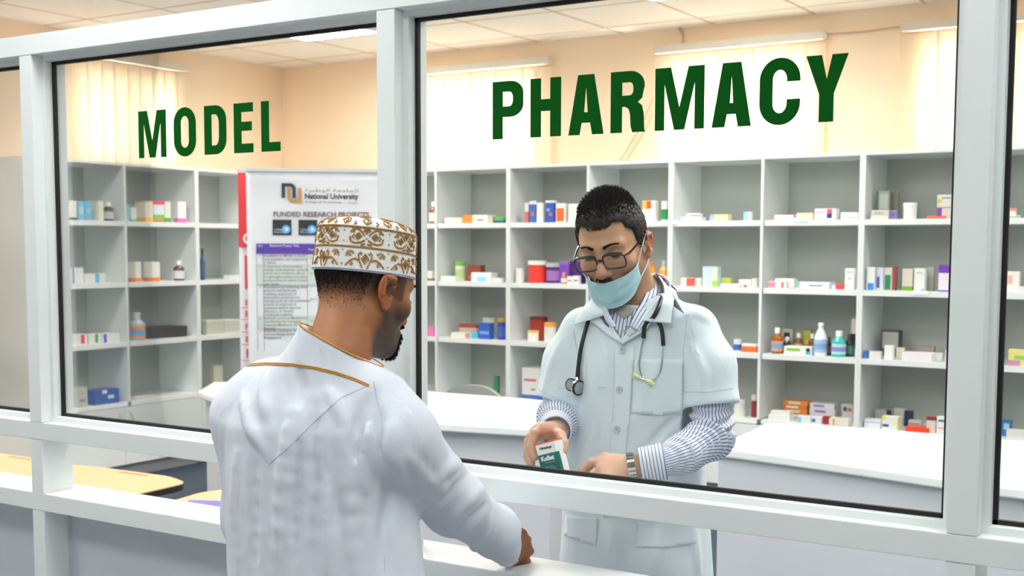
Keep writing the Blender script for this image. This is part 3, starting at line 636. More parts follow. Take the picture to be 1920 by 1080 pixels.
# ---------------------------------------------------------------- lettering on the glass
M_green = mat('green_vinyl', '00520F', .7, var=.02, scale=20, spec=.1)
def arc(cx, cy, rx, ry, a0, a1, n=14):
    return [(cx + rx*math.cos(math.radians(a0 + (a1 - a0)*i/n)), cy + ry*math.sin(math.radians(a0 + (a1 - a0)*i/n))) for i in range(n + 1)]
def rrect(w, h, s, t, r):      # letter O, s stem, t bar
    return [arc(w - r, h - r, r, r, 0, 90) + arc(r, h - r, r, r, 90, 180) + arc(r, r, r, r, 180, 270) + arc(w - r, r, r, r, 270, 360),
            (lambda q: arc(w - s - q, h - t - q*1.2, q, q*1.2, 0, 90) + arc(s + q, h - t - q*1.2, q, q*1.2, 90, 180) + arc(s + q, t + q*1.2, q, q*1.2, 180, 270) + arc(w - s - q, t + q*1.2, q, q*1.2, 270, 360))((w - 2*s)/2)]
def glyph(ch, w, h, s):
    t = s*.86
    if ch == 'M':
        k = s*.78
        return [[(0, 0), (k, 0), (k, h*.74), (w/2 - s*.42, 0), (w/2 + s*.42, 0), (w - k, h*.74), (w - k, 0), (w, 0), (w, h), (w - s*1.3, h), (w/2, h*.36), (s*1.3, h), (0, h)]]
    if ch == 'O': return rrect(w, h, s, t, w/2)
    if ch == 'D':
        r = w*.48
        return [[(0, 0)] + arc(w - r, r, r, r, -90, 0) + arc(w - r, h - r, r, r, 0, 90) + [(0, h)],
                [(s, t)] + arc(w - s - r*.35, t + r*.6, r*.35, r*.6, -90, 0) + arc(w - s - r*.35, h - t - r*.6, r*.35, r*.6, 0, 90) + [(s, h - t)]]
    if ch == 'E': return [[(0, 0), (w, 0), (w, t), (s, t), (s, h*.44), (w*.93, h*.44), (w*.93, h*.44 + t), (s, h*.44 + t), (s, h - t), (w, h - t), (w, h), (0, h)]]
    if ch == 'L': return [[(0, 0), (w, 0), (w, t), (s, t), (s, h), (0, h)]]
    if ch == 'P':
        r = h*.27
        return [[(0, 0), (s, 0), (s, h*.38)] + arc(w*.5, h*.38 + r*1.15, w*.5, r*1.15, -90, 90) [0:0] + arc(w - w*.42, h*.38 + r*.8, w*.42, r*.8, -90, 0) + arc(w - w*.42, h - r*.8, w*.42, r*.8, 0, 90) + [(0, h)],
                [(s, h*.38 + t)] + arc(w - s - w*.12, h*.38 + t + r*.4, w*.12, r*.4, -90, 0) + arc(w - s - w*.12, h - t - r*.4, w*.12, r*.4, 0, 90) + [(s, h - t)]]
    if ch == 'H': return [[(0, 0), (s, 0), (s, h*.44), (w - s, h*.44), (w - s, 0), (w, 0), (w, h), (w - s, h), (w - s, h*.44 + t*1.1), (s, h*.44 + t*1.1), (s, h), (0, h)]]
    if ch == 'A':
        return [[(0, 0), (s*1.02, 0), (s*1.2, h*.2), (w - s*1.2, h*.2), (w - s*1.02, 0), (w, 0), (w*.5 + s*.72, h), (w*.5 - s*.72, h)],
                [(s*1.42, h*.2 + t*.95), (w - s*1.42, h*.2 + t*.95), (w*.5, h*.8)]]
    if ch == 'R':
        r = h*.25
        return [[(0, 0), (s, 0), (s, h*.42), (w*.42, h*.42)] + [(w*.52, h*.38), (w*.56, h*.3), (w*.58, h*.1), (w*.63, 0), (w, 0), (w*.97, h*.04), (w*.95, h*.3), (w*.9, h*.43), (w*.78, h*.49), (w*.9, h*.55)] + arc(w*.55, h - r*.95, w*.42, r*.95, -20, 90) + [(0, h)],
                [(s, h*.42 + t)] + arc(w - s - w*.12, h*.42 + t + r*.35, w*.10, r*.35, -90, 0) + arc(w - s - w*.12, h - t - r*.35, w*.10, r*.35, 0, 90) + [(s, h - t)]]
    if ch == 'C':
        r = w/2; q = (w - 2*s)/2; e1, e2 = h*.64, h*.38
        return [[(w, e1)] + arc(r, h - r, r, r, 0, 180) + arc(r, r, r, r, 180, 360) + [(w, e2), (w - s, e2)] + arc(s + q, t + q*1.3, q, q*1.3, 360, 180) + arc(s + q, h - t - q*1.3, q, q*1.3, 180, 0) + [(w - s, e1)]]
    if ch == 'Y': return [[(w/2 - s*.53, 0), (w/2 + s*.53, 0), (w/2 + s*.53, h*.42), (w, h), (w - s*1.15, h), (w/2, h*.64), (s*1.15, h), (0, h), (w/2 - s*.53, h*.42)]]
def word(spec, y, label):
    o = empty('glass_lettering', (spec[0][1], y, 1.9125), label=label, cat='lettering')
    for ch, xa_, xb_ in spec:
        lo = 0.0; h = .1225
        if ch in 'OC': lo = -.0015; h = .1255
        g = fill_shape('letter', [[(x, z + lo) for x, z in L] for L in glyph(ch, xb_ - xa_, h, .0262)], .0006, M_green, o)
        g.location = (xa_ - spec[0][1], 0, 0)
    return o
GY_ = GL - .0032
word([('M', -2.611, -2.506), ('O', -2.477, -2.396), ('D', -2.366, -2.288), ('E', -2.262, -2.196), ('L', -2.169, -2.106)], GY_, 'green vinyl word MODEL on the left glass pane')
word([('P', -1.488, -1.410), ('H', -1.392, -1.299 - .018), ('A', -1.299, -1.216), ('R', -1.200, -1.121), ('M', -1.100, -.994), ('A', -.978, -.897), ('C', -.881, -.801), ('Y', -.791, -.711)], GY_, 'green vinyl word PHARMACY on the wide right pane')

# ---------------------------------------------------------------- roll-up banners
fp = None
try:
    import os
    d_ = os.path.join(bpy.utils.resource_path('LOCAL'), 'datafiles', 'fonts')
    _fonts['arabic'] = bpy.data.fonts.load(os.path.join(d_, 'NotoSansArabic-VariableFont_wdth,wght.woff2'))
except Exception as ex: print('font', ex)
def banner(pl, pr, z1, h, lean, label, sheetcol):
    """pl, pr: left and right foot positions (x, y)"""
    mx_, my_ = (pl[0] + pr[0])/2, (pl[1] + pr[1])/2; ang = math.atan2(pr[1] - pl[1], pr[0] - pl[0]); L_ = math.hypot(pr[0] - pl[0], pr[1] - pl[1])
    o = empty('rollup_banner', (mx_, my_, 0), ang, label, 'banner', 'roll-up banners')
    MB().box(-L_/2 - .01, L_/2 + .01, -.06, .06, .012, .09, b=.012).box(-L_/2, -L_/2 + .05, -.07, .07, 0, .012, b=.003).box(L_/2 - .05, L_/2, -.07, .07, 0, .012, b=.003).build('base', M_steel, o)
    MB().tube([(0, .03, .05), (0, .03, z1 - .01)], .009, 8).build('pole', M_steel, o, smooth=True)
    MB().box(-L_/2 - .006, L_/2 + .006, -.012, .012, z1 - .022, z1, b=.003).build('top_rail', mat('silver_rail', 'D6DADB', .3, metal=.6), o)
    nx, nz = 24, 40; v = []; f = []
    for j in range(nz + 1):
        for i in range(nx + 1):
            u = i/nx; t = j/nz; x = (u - .5)*L_; z = .08 + t*(z1 - .1)
            y = .0015*math.sin(u*5 + t*9) + .006*math.exp(-((t - .93)/.035)**2)*math.sin(u*7.0 + .8)
            v.append((x, y, z))
    for j in range(nz):
        for i in range(nx): a = j*(nx + 1) + i; f.append((a, a + 1, a + nx + 2, a + nx + 1))
    s = MB().add(v, f).build('sheet', mat('sheet_' + sheetcol, sheetcol, .3, var=.01, scale=3), o, smooth=True)
    md = s.modifiers.new('thick', 'SOLIDIFY'); md.thickness = .0008; md.offset = 1
    return o, L_
D1 = 7.5
def atD(px, py, D_): return CAM + ray(px, py)*D_
a_ = atD(461, 314.5, D1); b2_ = atD(741, 316.5, D1*1.02)
nb, NL = banner(a_[:2], b2_[:2], a_[2], 0, 0, 'grey white roll-up banner listing funded research projects', 'D9DCE2')
bx = lambda px: (px - 461)/280*NL - NL/2
bz = lambda py: a_[2] - (py - 314.5)/2315*D1
yf = -.009
S = D1/2315
M_navy = mat('print_navy', '28243F', .5); M_gold = mat('print_gold', 'B08A45', .5); M_maroon = mat('print_maroon', '6A4A52', .5); M_violet = mat('print_violet', '4A2A96', .5); M_ink = mat('print_grey_ink', '5E6468', .5)
def prect(x0, x1, y0, y1, m, name='printed_block', y=yf, par=nb):
    return MB().box(bx(x0), bx(x1), y - .0003, y + .0003, bz(y1), bz(y0)).build(name, m, par)
def ushape(x0, x1, y0, y1, s_, up, m, sq):
    """the letter-shaped halves of the emblem"""
    X0_, X1_, Z0_, Z1_ = bx(x0), bx(x1), bz(y1), bz(y0); w = X1_ - X0_; h = Z1_ - Z0_; st = s_*S; r = w*.42; ri = max(.001, r - st)
    out = [(0, 0), (0, h)] + arc(w - r, h - r, r, r, 90, 0) + [(w, 0), (w - st, 0)] + arc(w - r, h - r, ri, ri, 0, 90) + [(st, h - st), (st, 0)]
    if up: out = [(w - x, h - z) for x, z in out]
    g = fill_shape('emblem', [out], .0006, m, nb); g.location = (X0_, yf - .0006*(1 if up else 2), Z0_)
ushape(526.5, 553, 342.5, 370, 6.5, False, M_navy, 0)
ushape(537, 563.5, 351.5, 379, 6.5, True, M_gold, 0)
text_mesh('printed_text', 'National University', 14*S, M_navy, nb, (bx(569), yf, bz(371)), width=(bx(670) - bx(569)), bold=.0012)
text_mesh('printed_text', 'College of Technology  ·  كلية', 5*S, M_ink, nb, (bx(569), yf, bz(379)), width=(bx(670) - bx(569)))
ar = '\uFEE9\uFEF4\uFEE8\uFEC3\uFEEE\uFEDF\uFE8D \uFEE9\uFECC\uFEE3\uFE8E\uFEA0\uFEDF\uFE8D'.replace('\uFEE9', '\uFE94').replace('\uFEC3', '\uFEC3')
text_mesh('printed_text', ar, 15*S, M_gold, nb, (bx(569), yf, bz(358)), width=(bx(670) - bx(569)), font='arabic')
text_mesh('printed_text', 'FUNDED RESEARCH PROJECTS', 13*S, M_maroon, nb, (bx(510), yf, bz(405)), width=(bx(690) - bx(510)), bold=.001)
M_pic = mat('print_dark_picture', '15161F', .4); M_glow = mat('print_blue_glow', '5FA6E8', .4); M_glow2 = mat('print_pale_glow', 'BFE0F5', .4)
for q in range(4):
    x0 = 509 + q*48.3; pc = prect(x0, x0 + 35, 411, 440, M_pic, 'picture')
    MB().lathe([(.0001, 0), (8*S, 0), (8*S, .0004)], 16).build('picture_glow', M_glow, pc).matrix_local = Matrix.Translation((bx(x0 + 25), yf - .0008, bz(429))) @ Matrix.Rotation(math.pi/2, 4, 'X')
    MB().lathe([(.0001, 0), (3.5*S, 0), (3.5*S, .0004)], 16).build('picture_glow', M_glow2, pc).matrix_local = Matrix.Translation((bx(x0 + 26), yf - .0013, bz(429))) @ Matrix.Rotation(math.pi/2, 4, 'X')
    text_mesh('printed_text', 'College of\nPharmacy', 5*S, M_glow2, nb, (bx(x0 + 3), yf - .001, bz(431)))
prect(478, 735, 456, 475, M_violet, 'table_header')
M_wink = mat('print_white_ink', 'E4E0F0', .5)
text_mesh('printed_text', 'No.', 6*S, M_wink, nb, (bx(481), yf - .0006, bz(462))); text_mesh('printed_text', 'Research Project Title', 6.5*S, M_wink, nb, (bx(503), yf - .0006, bz(462)), width=54*S)
text_mesh('printed_text', 'Year   Funding', 6*S, M_wink, nb, (bx(575), yf - .0006, bz(469)))
M_row = mat('print_grey_row', 'BFC7C2', .5)
rows = [(475, 495, 0, ['Prevalence of MRSA in health', 'care providers and outpatients', 'in Oman'], '2013'),
        (495, 534, 1, ['Comparison of antioxidant', 'activity, total phenolic contents', 'and in vitro inhibitory effects', 'on alpha-glucosidase and alpha', 'amylase from an edible Omani', 'date seeds'], '2014'),
        (534, 593, 0, ['Phytochemical screening, total', 'phenolic and flavonoid', 'contents, evaluation of', 'antioxidant potential and', 'hypoglycemic (in vitro inhibition', 'activity of enzymes) of', 'hepatoprotective extracts', '(Pecans L. in Oman)', 'traditional medicine'], '2014'),
        (593, 617, 1, ['Ibadhism and Iron Metabolism', 'Distribution for increased', 'Diabetes Mellitus in Omani', 'Patients'], '2015'),
        (617, 660, 0, ['Scientific evaluation of', 'various dosage forms', 'Polyphenols'], '2015')]
for k_, (y0, y1, sh, ls, yr) in enumerate(rows):
    if sh: prect(478, 735, y0, y1, M_row, 'table_row', yf + .0004)
    text_mesh('printed_text', str(k_ + 1), 6*S, M_ink, nb, (bx(482), yf - .0003, bz(y0 + 6)))
    text_mesh('printed_text', '\n'.join(ls), 6.6*S, M_ink, nb, (bx(491), yf - .0003, bz(y0 + 6)), bold=.0002)
    text_mesh('printed_text', yr, 6*S, M_ink, nb, (bx(577), yf - .0003, bz((y0 + y1)/2)))
for x in (478, 490, 572, 592): prect(x, x + .8, 475, 660, M_ink, 'table_rule', yf + .0001)
# red and white banner behind
c_ = atD(445.5, 318, 7.74); d2_ = atD(700, 320, 7.9)
rb, RL = banner(c_[:2], d2_[:2], c_[2], 0, 0, 'red and white roll-up banner standing behind the research banner', 'ECEAF2')
M_red = mat('print_red', 'E5323C', .45)
S2 = 7.74/2315; rx_ = lambda px: (px - 445.5)*S2 - RL/2; rz_ = lambda py: c_[2] - (py - 318)*S2
MB().box(-RL/2, RL/2, yf - .0006, yf, rz_(463), rz_(320)).build('printed_block', M_red, rb)
M_wh = mat('print_white', 'F4F2F4', .5)
text_mesh('printed_text', 'O', 30*S2, M_wh, rb, (rx_(452.5), yf - .001, rz_(457)), bold=.002)
MB().box(rx_(456), rx_(464), yf - .0006, yf, rz_(542), rz_(478)).build('printed_block', M_red, rb)
for q, (yy, ch) in enumerate(((572, 'B'), (594, 'B'), (618, 'Fi'), (642, 'B'), (672, 'F'))):
    text_mesh('printed_text', ch + ' B', 15*S2 if q < 4 else 24*S2, M_red, rb, (rx_(455), yf - .001, rz_(yy)), bold=.001)
    MB().box(rx_(448), rx_(470), yf - .0006, yf, rz_(yy + 5.6), rz_(yy + 4.4)).build('printed_rule', M_red, rb)

# ---------------------------------------------------------------- training tables, chairs behind the glass
M_wood = mat('orange_beech_laminate', 'EBA87A', .35, var=.04, scale=8); M_edge = mat('black_table_edge', '121212', .5)
def table(pts, z, label, groove=None):
    cx = sum(q[0] for q in pts)/len(pts); cy = sum(q[1] for q in pts)/len(pts)
    o = empty('writing_table', (cx, cy, 0), label=label, cat='table', group='small writing tables behind the glass')
    loc = [Vector((x - cx, y - cy)) for x, y in pts]
    rp = []
    n_ = len(loc)
    for i in range(n_):              # rounded corners
        p0, p1, p2 = loc[i-1], loc[i], loc[(i+1) % n_]; r = .05
        a = p1 + (p0 - p1).normalized()*r; b = p1 + (p2 - p1).normalized()*r
        for t in (0, .25, .5, .75, 1): rp.append(tuple((1-t)**2*a + 2*t*(1-t)*p1 + t*t*b))
    MB().prism(rp, z - .004, z).build('table_top', M_wood, o)
    MB().prism([(x*1.004, y*1.004) for x, y in rp], z - .028, z - .004).build('edge_band', M_edge, o)
    if groove:
        g0, g1 = groove; d = (Vector(g1) - Vector(g0)); nrm = Vector((-d.y, d.x)).normalized()*.006
        q = [Vector(g0) - nrm, Vector(g1) - nrm, Vector(g1) + nrm, Vector(g0) + nrm]
        MB().prism([(v.x - cx, v.y - cy) for v in q], z - .001, z + .0006).build('pencil_groove', mat('brown_groove', '8A5A38', .6), o)
    for sx_, sy_ in ((-1, -1), (1, -1), (1, 1), (-1, 1)):
        k2 = (max(v[0] for v in loc) - .12)*sx_*.8; k3 = (max(v[1] for v in loc) - .1)*sy_*.8
        MB().tube([(k2, k3, 0), (k2, k3, z - .028)], .014, 10).build('leg', mat('dark_metal_leg', '2A2C30', .4, metal=.6), o, smooth=True)
    return o
q = lambda px, py, z=.74: tuple(onZ(px, py, z)[:2])
table([q(350, 905), q(232, 932), q(60, 915), q(30, 897), q(120, 870), q(190, 876), q(318, 893)], .74, 'orange wood writing table with pencil groove beside the left post', (q(222, 885), q(277, 892)))
table([q(110, 880, .72), q(20, 901, .72), q(-160, 890, .72), q(-150, 852, .72), q(-30, 846, .72), q(60, 858, .72)], .72, 'orange wood writing table at the far left edge', (q(17, 856, .72), q(72, 864, .72)))
table([q(520, 925, .76), q(470, 985, .76), q(330, 975, .76), q(280, 952, .76), q(380, 922, .76), q(440, 916, .76)], .76, 'orange wood writing table half hidden by the customer')
fo = onZ(408, 948, .7615)
o = MB().box(-.15, .12, -.1, .1, 0, .004, b=.001).build('blue_folder', mat('violet_blue_folder', '5A55D8', .4), None, loc=(fo[0] + .03, fo[1] - .02, .7608), rz=.45); tag(o, 'violet blue folder on the writing table beside the customer', 'folder')
o = MB().box(-.1, .1, -.02, .02, 0, .003).build('white_card', cmat('F4F4F4'), None, loc=(fo[0] + .06, fo[1] - .055, .7655), rz=.45); tag(o, 'white card lying on the violet blue folder', 'card')
def chair(x, y, rz, label, col, back=True, zs=.45, zb=.9):
    o = empty('chair', (x, y, 0), rz, label, 'chair')
    m = mat('fabric_' + col, col, .8, bump=.3)
    MB().box(-.22, .22, -.22, .22, zs - .05, zs, b=.02).build('seat', m, o)
    v = []; 
    mb = MB(); nn = 14
    prof = []
    for i in range(nn + 1):
        u = -1 + 2*i/nn; prof.append((u*.25, zb - .05*(abs(u)**2.6)*2.4))
    out = [(x_, z_) for x_, z_ in prof] + [(.2, zs + .1), (-.2, zs + .1)]
    pts = [(a, .22 + .02*math.cos(a*5), b_) for a, b_ in out]; pts2 = [(a, .255 + .02*math.cos(a*5), b_) for a, b_ in out]
    n_ = len(out); mb.add(pts + pts2, [tuple(range(n_)), tuple(range(n_, 2*n_))[::-1]] + [(i, (i+1) % n_, n_ + (i+1) % n_, n_ + i) for i in range(n_)])
    mb.build('backrest', m, o)
    for sx_ in (-1, 1):
        for sy_ in (-1, 1): MB().tube([(sx_*.2, sy_*.2, 0), (sx_*.19, sy_*.19, zs - .05)], .012, 8).build('leg', mat('dark_metal_leg', '2A2C30', .4, metal=.6), o, smooth=True)
    MB().tube([(0, .24, zs - .02), (0, .25, zs + .2)], .02, 8).build('back_support', mat('dark_metal_leg', '2A2C30', .4, metal=.6), o, smooth=True)
    return o
cp = onY(888, 722, 3.7)
chair(cp[0], 3.45, 0, 'grey office chair whose rounded back shows over the long counter', '8F918C', zs=.48, zb=cp[2])
# ---------------------------------------------------------------- bodies: smooth fields turned into one continuous surface
def smin(a, b, k):
    if k <= 0: return np.minimum(a, b)
    h = np.maximum(k - np.abs(a - b), 0)/k
    return np.minimum(a, b) - h*h*k*.25
class Field:
    def __init__(s, lo, hi, h):
        s.h = h; s.lo = np.array(lo, float)
        s.ax = [np.arange(lo[i], hi[i] + h, h).astype(np.float32) for i in range(3)]
        s.F = np.full([len(a) for a in s.ax], .5, np.float32)
    def _sub(s, lo, hi):
        sl = []
        for i in range(3):
            a = max(0, int(np.searchsorted(s.ax[i], lo[i])) - 1); b = min(len(s.ax[i]), int(np.searchsorted(s.ax[i], hi[i])) + 1)
            if b <= a: return None
            sl.append(slice(a, b))
        return tuple(sl)
    def put(s, lo, hi, fn, k=0, sub=False):
        m = k + 3*s.h + .01; sl = s._sub([v - m for v in lo], [v + m for v in hi])
        if sl is None: return s
        x = s.ax[0][sl[0]][:, None, None]; y = s.ax[1][sl[1]][None, :, None]; z = s.ax[2][sl[2]][None, None, :]
        d = fn(x, y, z).astype(np.float32)
        if sub: s.F[sl] = -smin(-s.F[sl], d, k)
        else: s.F[sl] = smin(s.F[sl], d, k)
        return s
    def ell(s, c, r, k=0, sub=False, R=None):
        c = np.array(c, float); r = np.array(r, float); mr = r.max()
        def fn(x, y, z):
            X, Y, Z = x - c[0], y - c[1], z - c[2]
            if R is not None: X, Y, Z = [R[0][i]*X + R[1][i]*Y + R[2][i]*Z for i in range(3)]
            k0 = np.sqrt((X/r[0])**2 + (Y/r[1])**2 + (Z/r[2])**2) + 1e-9
            k1 = np.sqrt((X/r[0]**2)**2 + (Y/r[1]**2)**2 + (Z/r[2]**2)**2) + 1e-9
            return k0*(k0 - 1)/k1
        e = [mr]*3 if R is not None else r
        return s.put(c - e, c + e, fn, k, sub)
    def cap(s, a, b, ra, rb, k=0, sub=False, flat=None):
        a = np.array(a, float); b = np.array(b, float); ab = b - a; L = (ab@ab) + 1e-12; m = max(ra, rb)
        def fn(x, y, z):
            X, Y, Z = x - a[0], y - a[1], z - a[2]
            t = np.clip((X*ab[0] + Y*ab[1] + Z*ab[2])/L, 0, 1)
            dx, dy, dz = X - ab[0]*t, Y - ab[1]*t, Z - ab[2]*t
            if flat is not None:           # squeeze along a direction
                n, q = flat; dn = dx*n[0] + dy*n[1] + dz*n[2]
                e2 = (1/q**2 - 1)*dn*dn
                return (np.sqrt(dx*dx + dy*dy + dz*dz + e2) - (ra + (rb - ra)*t))
            return np.sqrt(dx*dx + dy*dy + dz*dz) - (ra + (rb - ra)*t)
        return s.put(np.minimum(a, b) - m, np.maximum(a, b) + m, fn, k, sub)
    def chain(s, pts, rs, k=0, sub=False, flat=None):
        for i in range(len(pts) - 1): s.cap(pts[i], pts[i+1], rs[i], rs[i+1], k, sub, flat)
        return s
    def loft(s, lev, k=0, sub=False, power=2.0, ang=0.0):
        """lev: (z, cx, cy, rx, ry) from low to high"""
        lev = sorted(lev); Z = [l[0] for l in lev]; A = np.array([l[1:] for l in lev]); mx = A[:, 2:].max()
        ca, sa = math.cos(ang), math.sin(ang)
        def fn(x, y, z):
            zz = z.ravel(); c = [np.interp(zz, Z, A[:, i])[None, None, :] for i in range(4)]
            X0_, Y0_ = x - c[0], y - c[1]; X, Y = (X0_*ca + Y0_*sa), (-X0_*sa + Y0_*ca)
            q = (np.abs(X/c[2])**power + np.abs(Y/c[3])**power)**(1/power)
            d = (q - 1)*np.minimum(c[2], c[3])
            dz = np.maximum(Z[0] - z, z - Z[-1])
            return np.maximum(d, dz + 0*d)
        lo = [A[:, 0].min() - mx, A[:, 1].min() - mx, Z[0]]; hi = [A[:, 0].max() + mx, A[:, 1].max() + mx, Z[-1]]
        return s.put(lo, hi, fn, k, sub)
    def mesh(s):
        F = s.F; n = F.shape; ins = F < 0
        c = np.zeros([v - 1 for v in n], np.int8)
        for i in (0, 1):
            for j in (0, 1):
                for k in (0, 1): c += ins[i:n[0]-1+i, j:n[1]-1+j, k:n[2]-1+k]
        act = np.argwhere((c > 0) & (c < 8)); N = len(act)
        idx = np.full(c.shape, -1, np.int32); idx[act[:, 0], act[:, 1], act[:, 2]] = np.arange(N)
        co = [(i, j, k) for i in (0, 1) for j in (0, 1) for k in (0, 1)]
        V = {o: F[act[:, 0] + o[0], act[:, 1] + o[1], act[:, 2] + o[2]] for o in co}
        S = np.zeros((N, 3)); cnt = np.zeros(N)
        for o in co:
            for a in range(3):
                if o[a]: continue
                p = list(o); p[a] = 1; p = tuple(p); f0, f1 = V[o], V[p]; m = (f0 < 0) != (f1 < 0)
                t = np.where(m, f0/np.where(m, f0 - f1, 1), 0)
                for q in range(3): S[:, q] += m*(o[q] + (t if q == a else 0))
                cnt += m
        P = (act + S/cnt[:, None])*s.h + np.array([a[0] for a in s.ax])
        quads = []
        for a in range(3):
            b, d = (a + 1) % 3, (a + 2) % 3
            s0 = [slice(1, n[q] - 1) for q in range(3)]; s1 = list(s0); s0[a] = slice(0, n[a] - 1); s1[a] = slice(1, n[a])
            A, B = ins[tuple(s0)], ins[tuple(s1)]; E_ = np.argwhere(A != B)
            if not len(E_): continue
            flip = A[E_[:, 0], E_[:, 1], E_[:, 2]]
            E2 = E_.copy(); E2[:, b] += 1; E2[:, d] += 1
            def cell(db, dd):
                q = E2.copy(); q[:, b] -= db; q[:, d] -= dd; return idx[q[:, 0], q[:, 1], q[:, 2]]
            q = np.stack([cell(1, 1), cell(0, 1), cell(0, 0), cell(1, 0)], 1)
            q[~flip] = q[~flip][:, ::-1]; quads.append(q)
        return P, np.concatenate(quads)
def relax(P, Q, it=2, lam=.5):
    for _ in range(it):
        A = np.zeros_like(P); c = np.zeros(len(P))
        for i in range(4):
            j = (i + 1) % 4
            np.add.at(A, Q[:, i], P[Q[:, j]]); np.add.at(c, Q[:, i], 1); np.add.at(A, Q[:, j], P[Q[:, i]]); np.add.at(c, Q[:, j], 1)
        P = P*(1 - lam) + lam*A/np.maximum(c, 1)[:, None]
    return P
def np_obj(name, P, Q, m, parent=None, attrs=None, col=None):
    me = bpy.data.meshes.new(name)
    me.vertices.add(len(P)); me.vertices.foreach_set('co', np.asarray(P, np.float32).ravel())
    me.loops.add(len(Q)*4); me.loops.foreach_set('vertex_index', Q.astype(np.int32).ravel())
    me.polygons.add(len(Q)); me.polygons.foreach_set('loop_start', np.arange(0, len(Q)*4, 4, dtype=np.int32))
    try: me.polygons.foreach_set('loop_total', np.full(len(Q), 4, np.int32))
    except Exception: pass
    me.update(calc_edges=True); me.validate()
    me.polygons.foreach_set('use_smooth', [True]*len(me.polygons))
    me.materials.append(m)
    for k, v in (attrs or {}).items():
        a = me.attributes.new(k, 'FLOAT', 'POINT'); a.data.foreach_set('value', np.asarray(v, np.float32))
    if col is not None:
        a = me.color_attributes.new('Col', 'FLOAT_COLOR', 'POINT'); cc = np.ones((len(P), 4), np.float32); cc[:, :3] = col; a.data.foreach_set('color', cc.ravel())
    o = bpy.data.objects.new(name, me); C.objects.link(o)
    if parent: o.parent = parent
    return o
def merge(parts):
    P = []; Q = []; n = 0
    for p, q in parts: P.append(p); Q.append(q + n); n += len(p)
    return np.concatenate(P), np.concatenate(Q)
from mathutils.bvhtree import BVHTree
class Surf:
    def __init__(s, P, Q): s.t = BVHTree.FromPolygons([tuple(p) for p in P], [tuple(int(i) for i in q) for q in Q])
    def px(s, px, py, off=0.0):
        r = ray(px, py); d = Vector(r).normalized(); h = s.t.ray_cast(Vector(CAM), d)
        if h[0] is None:
            best = None
            base = Vector(CAM) + d*2.6
            h = s.t.find_nearest(base)
        n = h[1]
        if n.dot(d) > 0: n = -n
        return np.array(h[0] + n*off), np.array(n)
    def near(s, p, off=0.0):
        h = s.t.find_nearest(Vector(p)); n = h[1]; return np.array(h[0] + n*off), np.array(n)
def skin_mat(name, rough=.5):
    m = bpy.data.materials.new(name); m.use_nodes = True; nt = m.node_tree; N = nt.nodes; L = nt.links; b = N['Principled BSDF']
    a = N.new('ShaderNodeVertexColor'); a.layer_name = 'Col'
    nz = N.new('ShaderNodeTexNoise'); nz.inputs['Scale'].default_value = 60; nz.inputs['Detail'].default_value = 4
    tc = N.new('ShaderNodeTexCoord'); L.new(tc.outputs['Object'], nz.inputs['Vector'])
    mp = N.new('ShaderNodeMapRange'); mp.inputs[3].default_value = .88; mp.inputs[4].default_value = 1.1; L.new(nz.outputs['Fac'], mp.inputs[0])
    mx = N.new('ShaderNodeVectorMath'); mx.operation = 'SCALE'; L.new(a.outputs[0], mx.inputs[0]); L.new(mp.outputs[0], mx.inputs['Scale'])
    L.new(mx.outputs[0], b.inputs['Base Color']); b.inputs['Roughness'].default_value = rough
    b.inputs['Subsurface Weight'].default_value = .06; b.inputs['Subsurface Scale'].default_value = .01; b.inputs['Subsurface Radius'].default_value = (1, .35, .2)
    bp = N.new('ShaderNodeBump'); bp.inputs['Strength'].default_value = .12; bp.inputs['Distance'].default_value = .001
    n2 = N.new('ShaderNodeTexNoise'); n2.inputs['Scale'].default_value = 500; L.new(tc.outputs['Object'], n2.inputs['Vector']); L.new(n2.outputs['Fac'], bp.inputs['Height']); L.new(bp.outputs[0], b.inputs['Normal'])
    return m
def cloth_mat(name, col, rough=.85, weave=.25, var=.02):
    m = mat(name, col, rough, var=var, scale=12, bump=weave, bscale=900, spec=.2)
    return m
def wrinkle(m, s):
    """broad soft creases in a cloth"""
    nt = m.node_tree; N = nt.nodes; L = nt.links; b = N['Principled BSDF']
    tc = N.new('ShaderNodeTexCoord'); mp = N.new('ShaderNodeMapping'); mp.inputs['Scale'].default_value = (1, 1, .45); L.new(tc.outputs['Object'], mp.inputs[0])
    n = N.new('ShaderNodeTexNoise'); n.inputs['Scale'].default_value = 11; n.inputs['Detail'].default_value = 2.5; n.inputs['Distortion'].default_value = .8; L.new(mp.outputs[0], n.inputs['Vector'])
    bp = N.new('ShaderNodeBump'); bp.inputs['Strength'].default_value = s; bp.inputs['Distance'].default_value = .03; L.new(n.outputs['Fac'], bp.inputs['Height'])
    old = b.inputs['Normal'].links
    if old: L.new(old[0].from_socket, bp.inputs['Normal'])
    L.new(bp.outputs[0], b.inputs['Normal'])
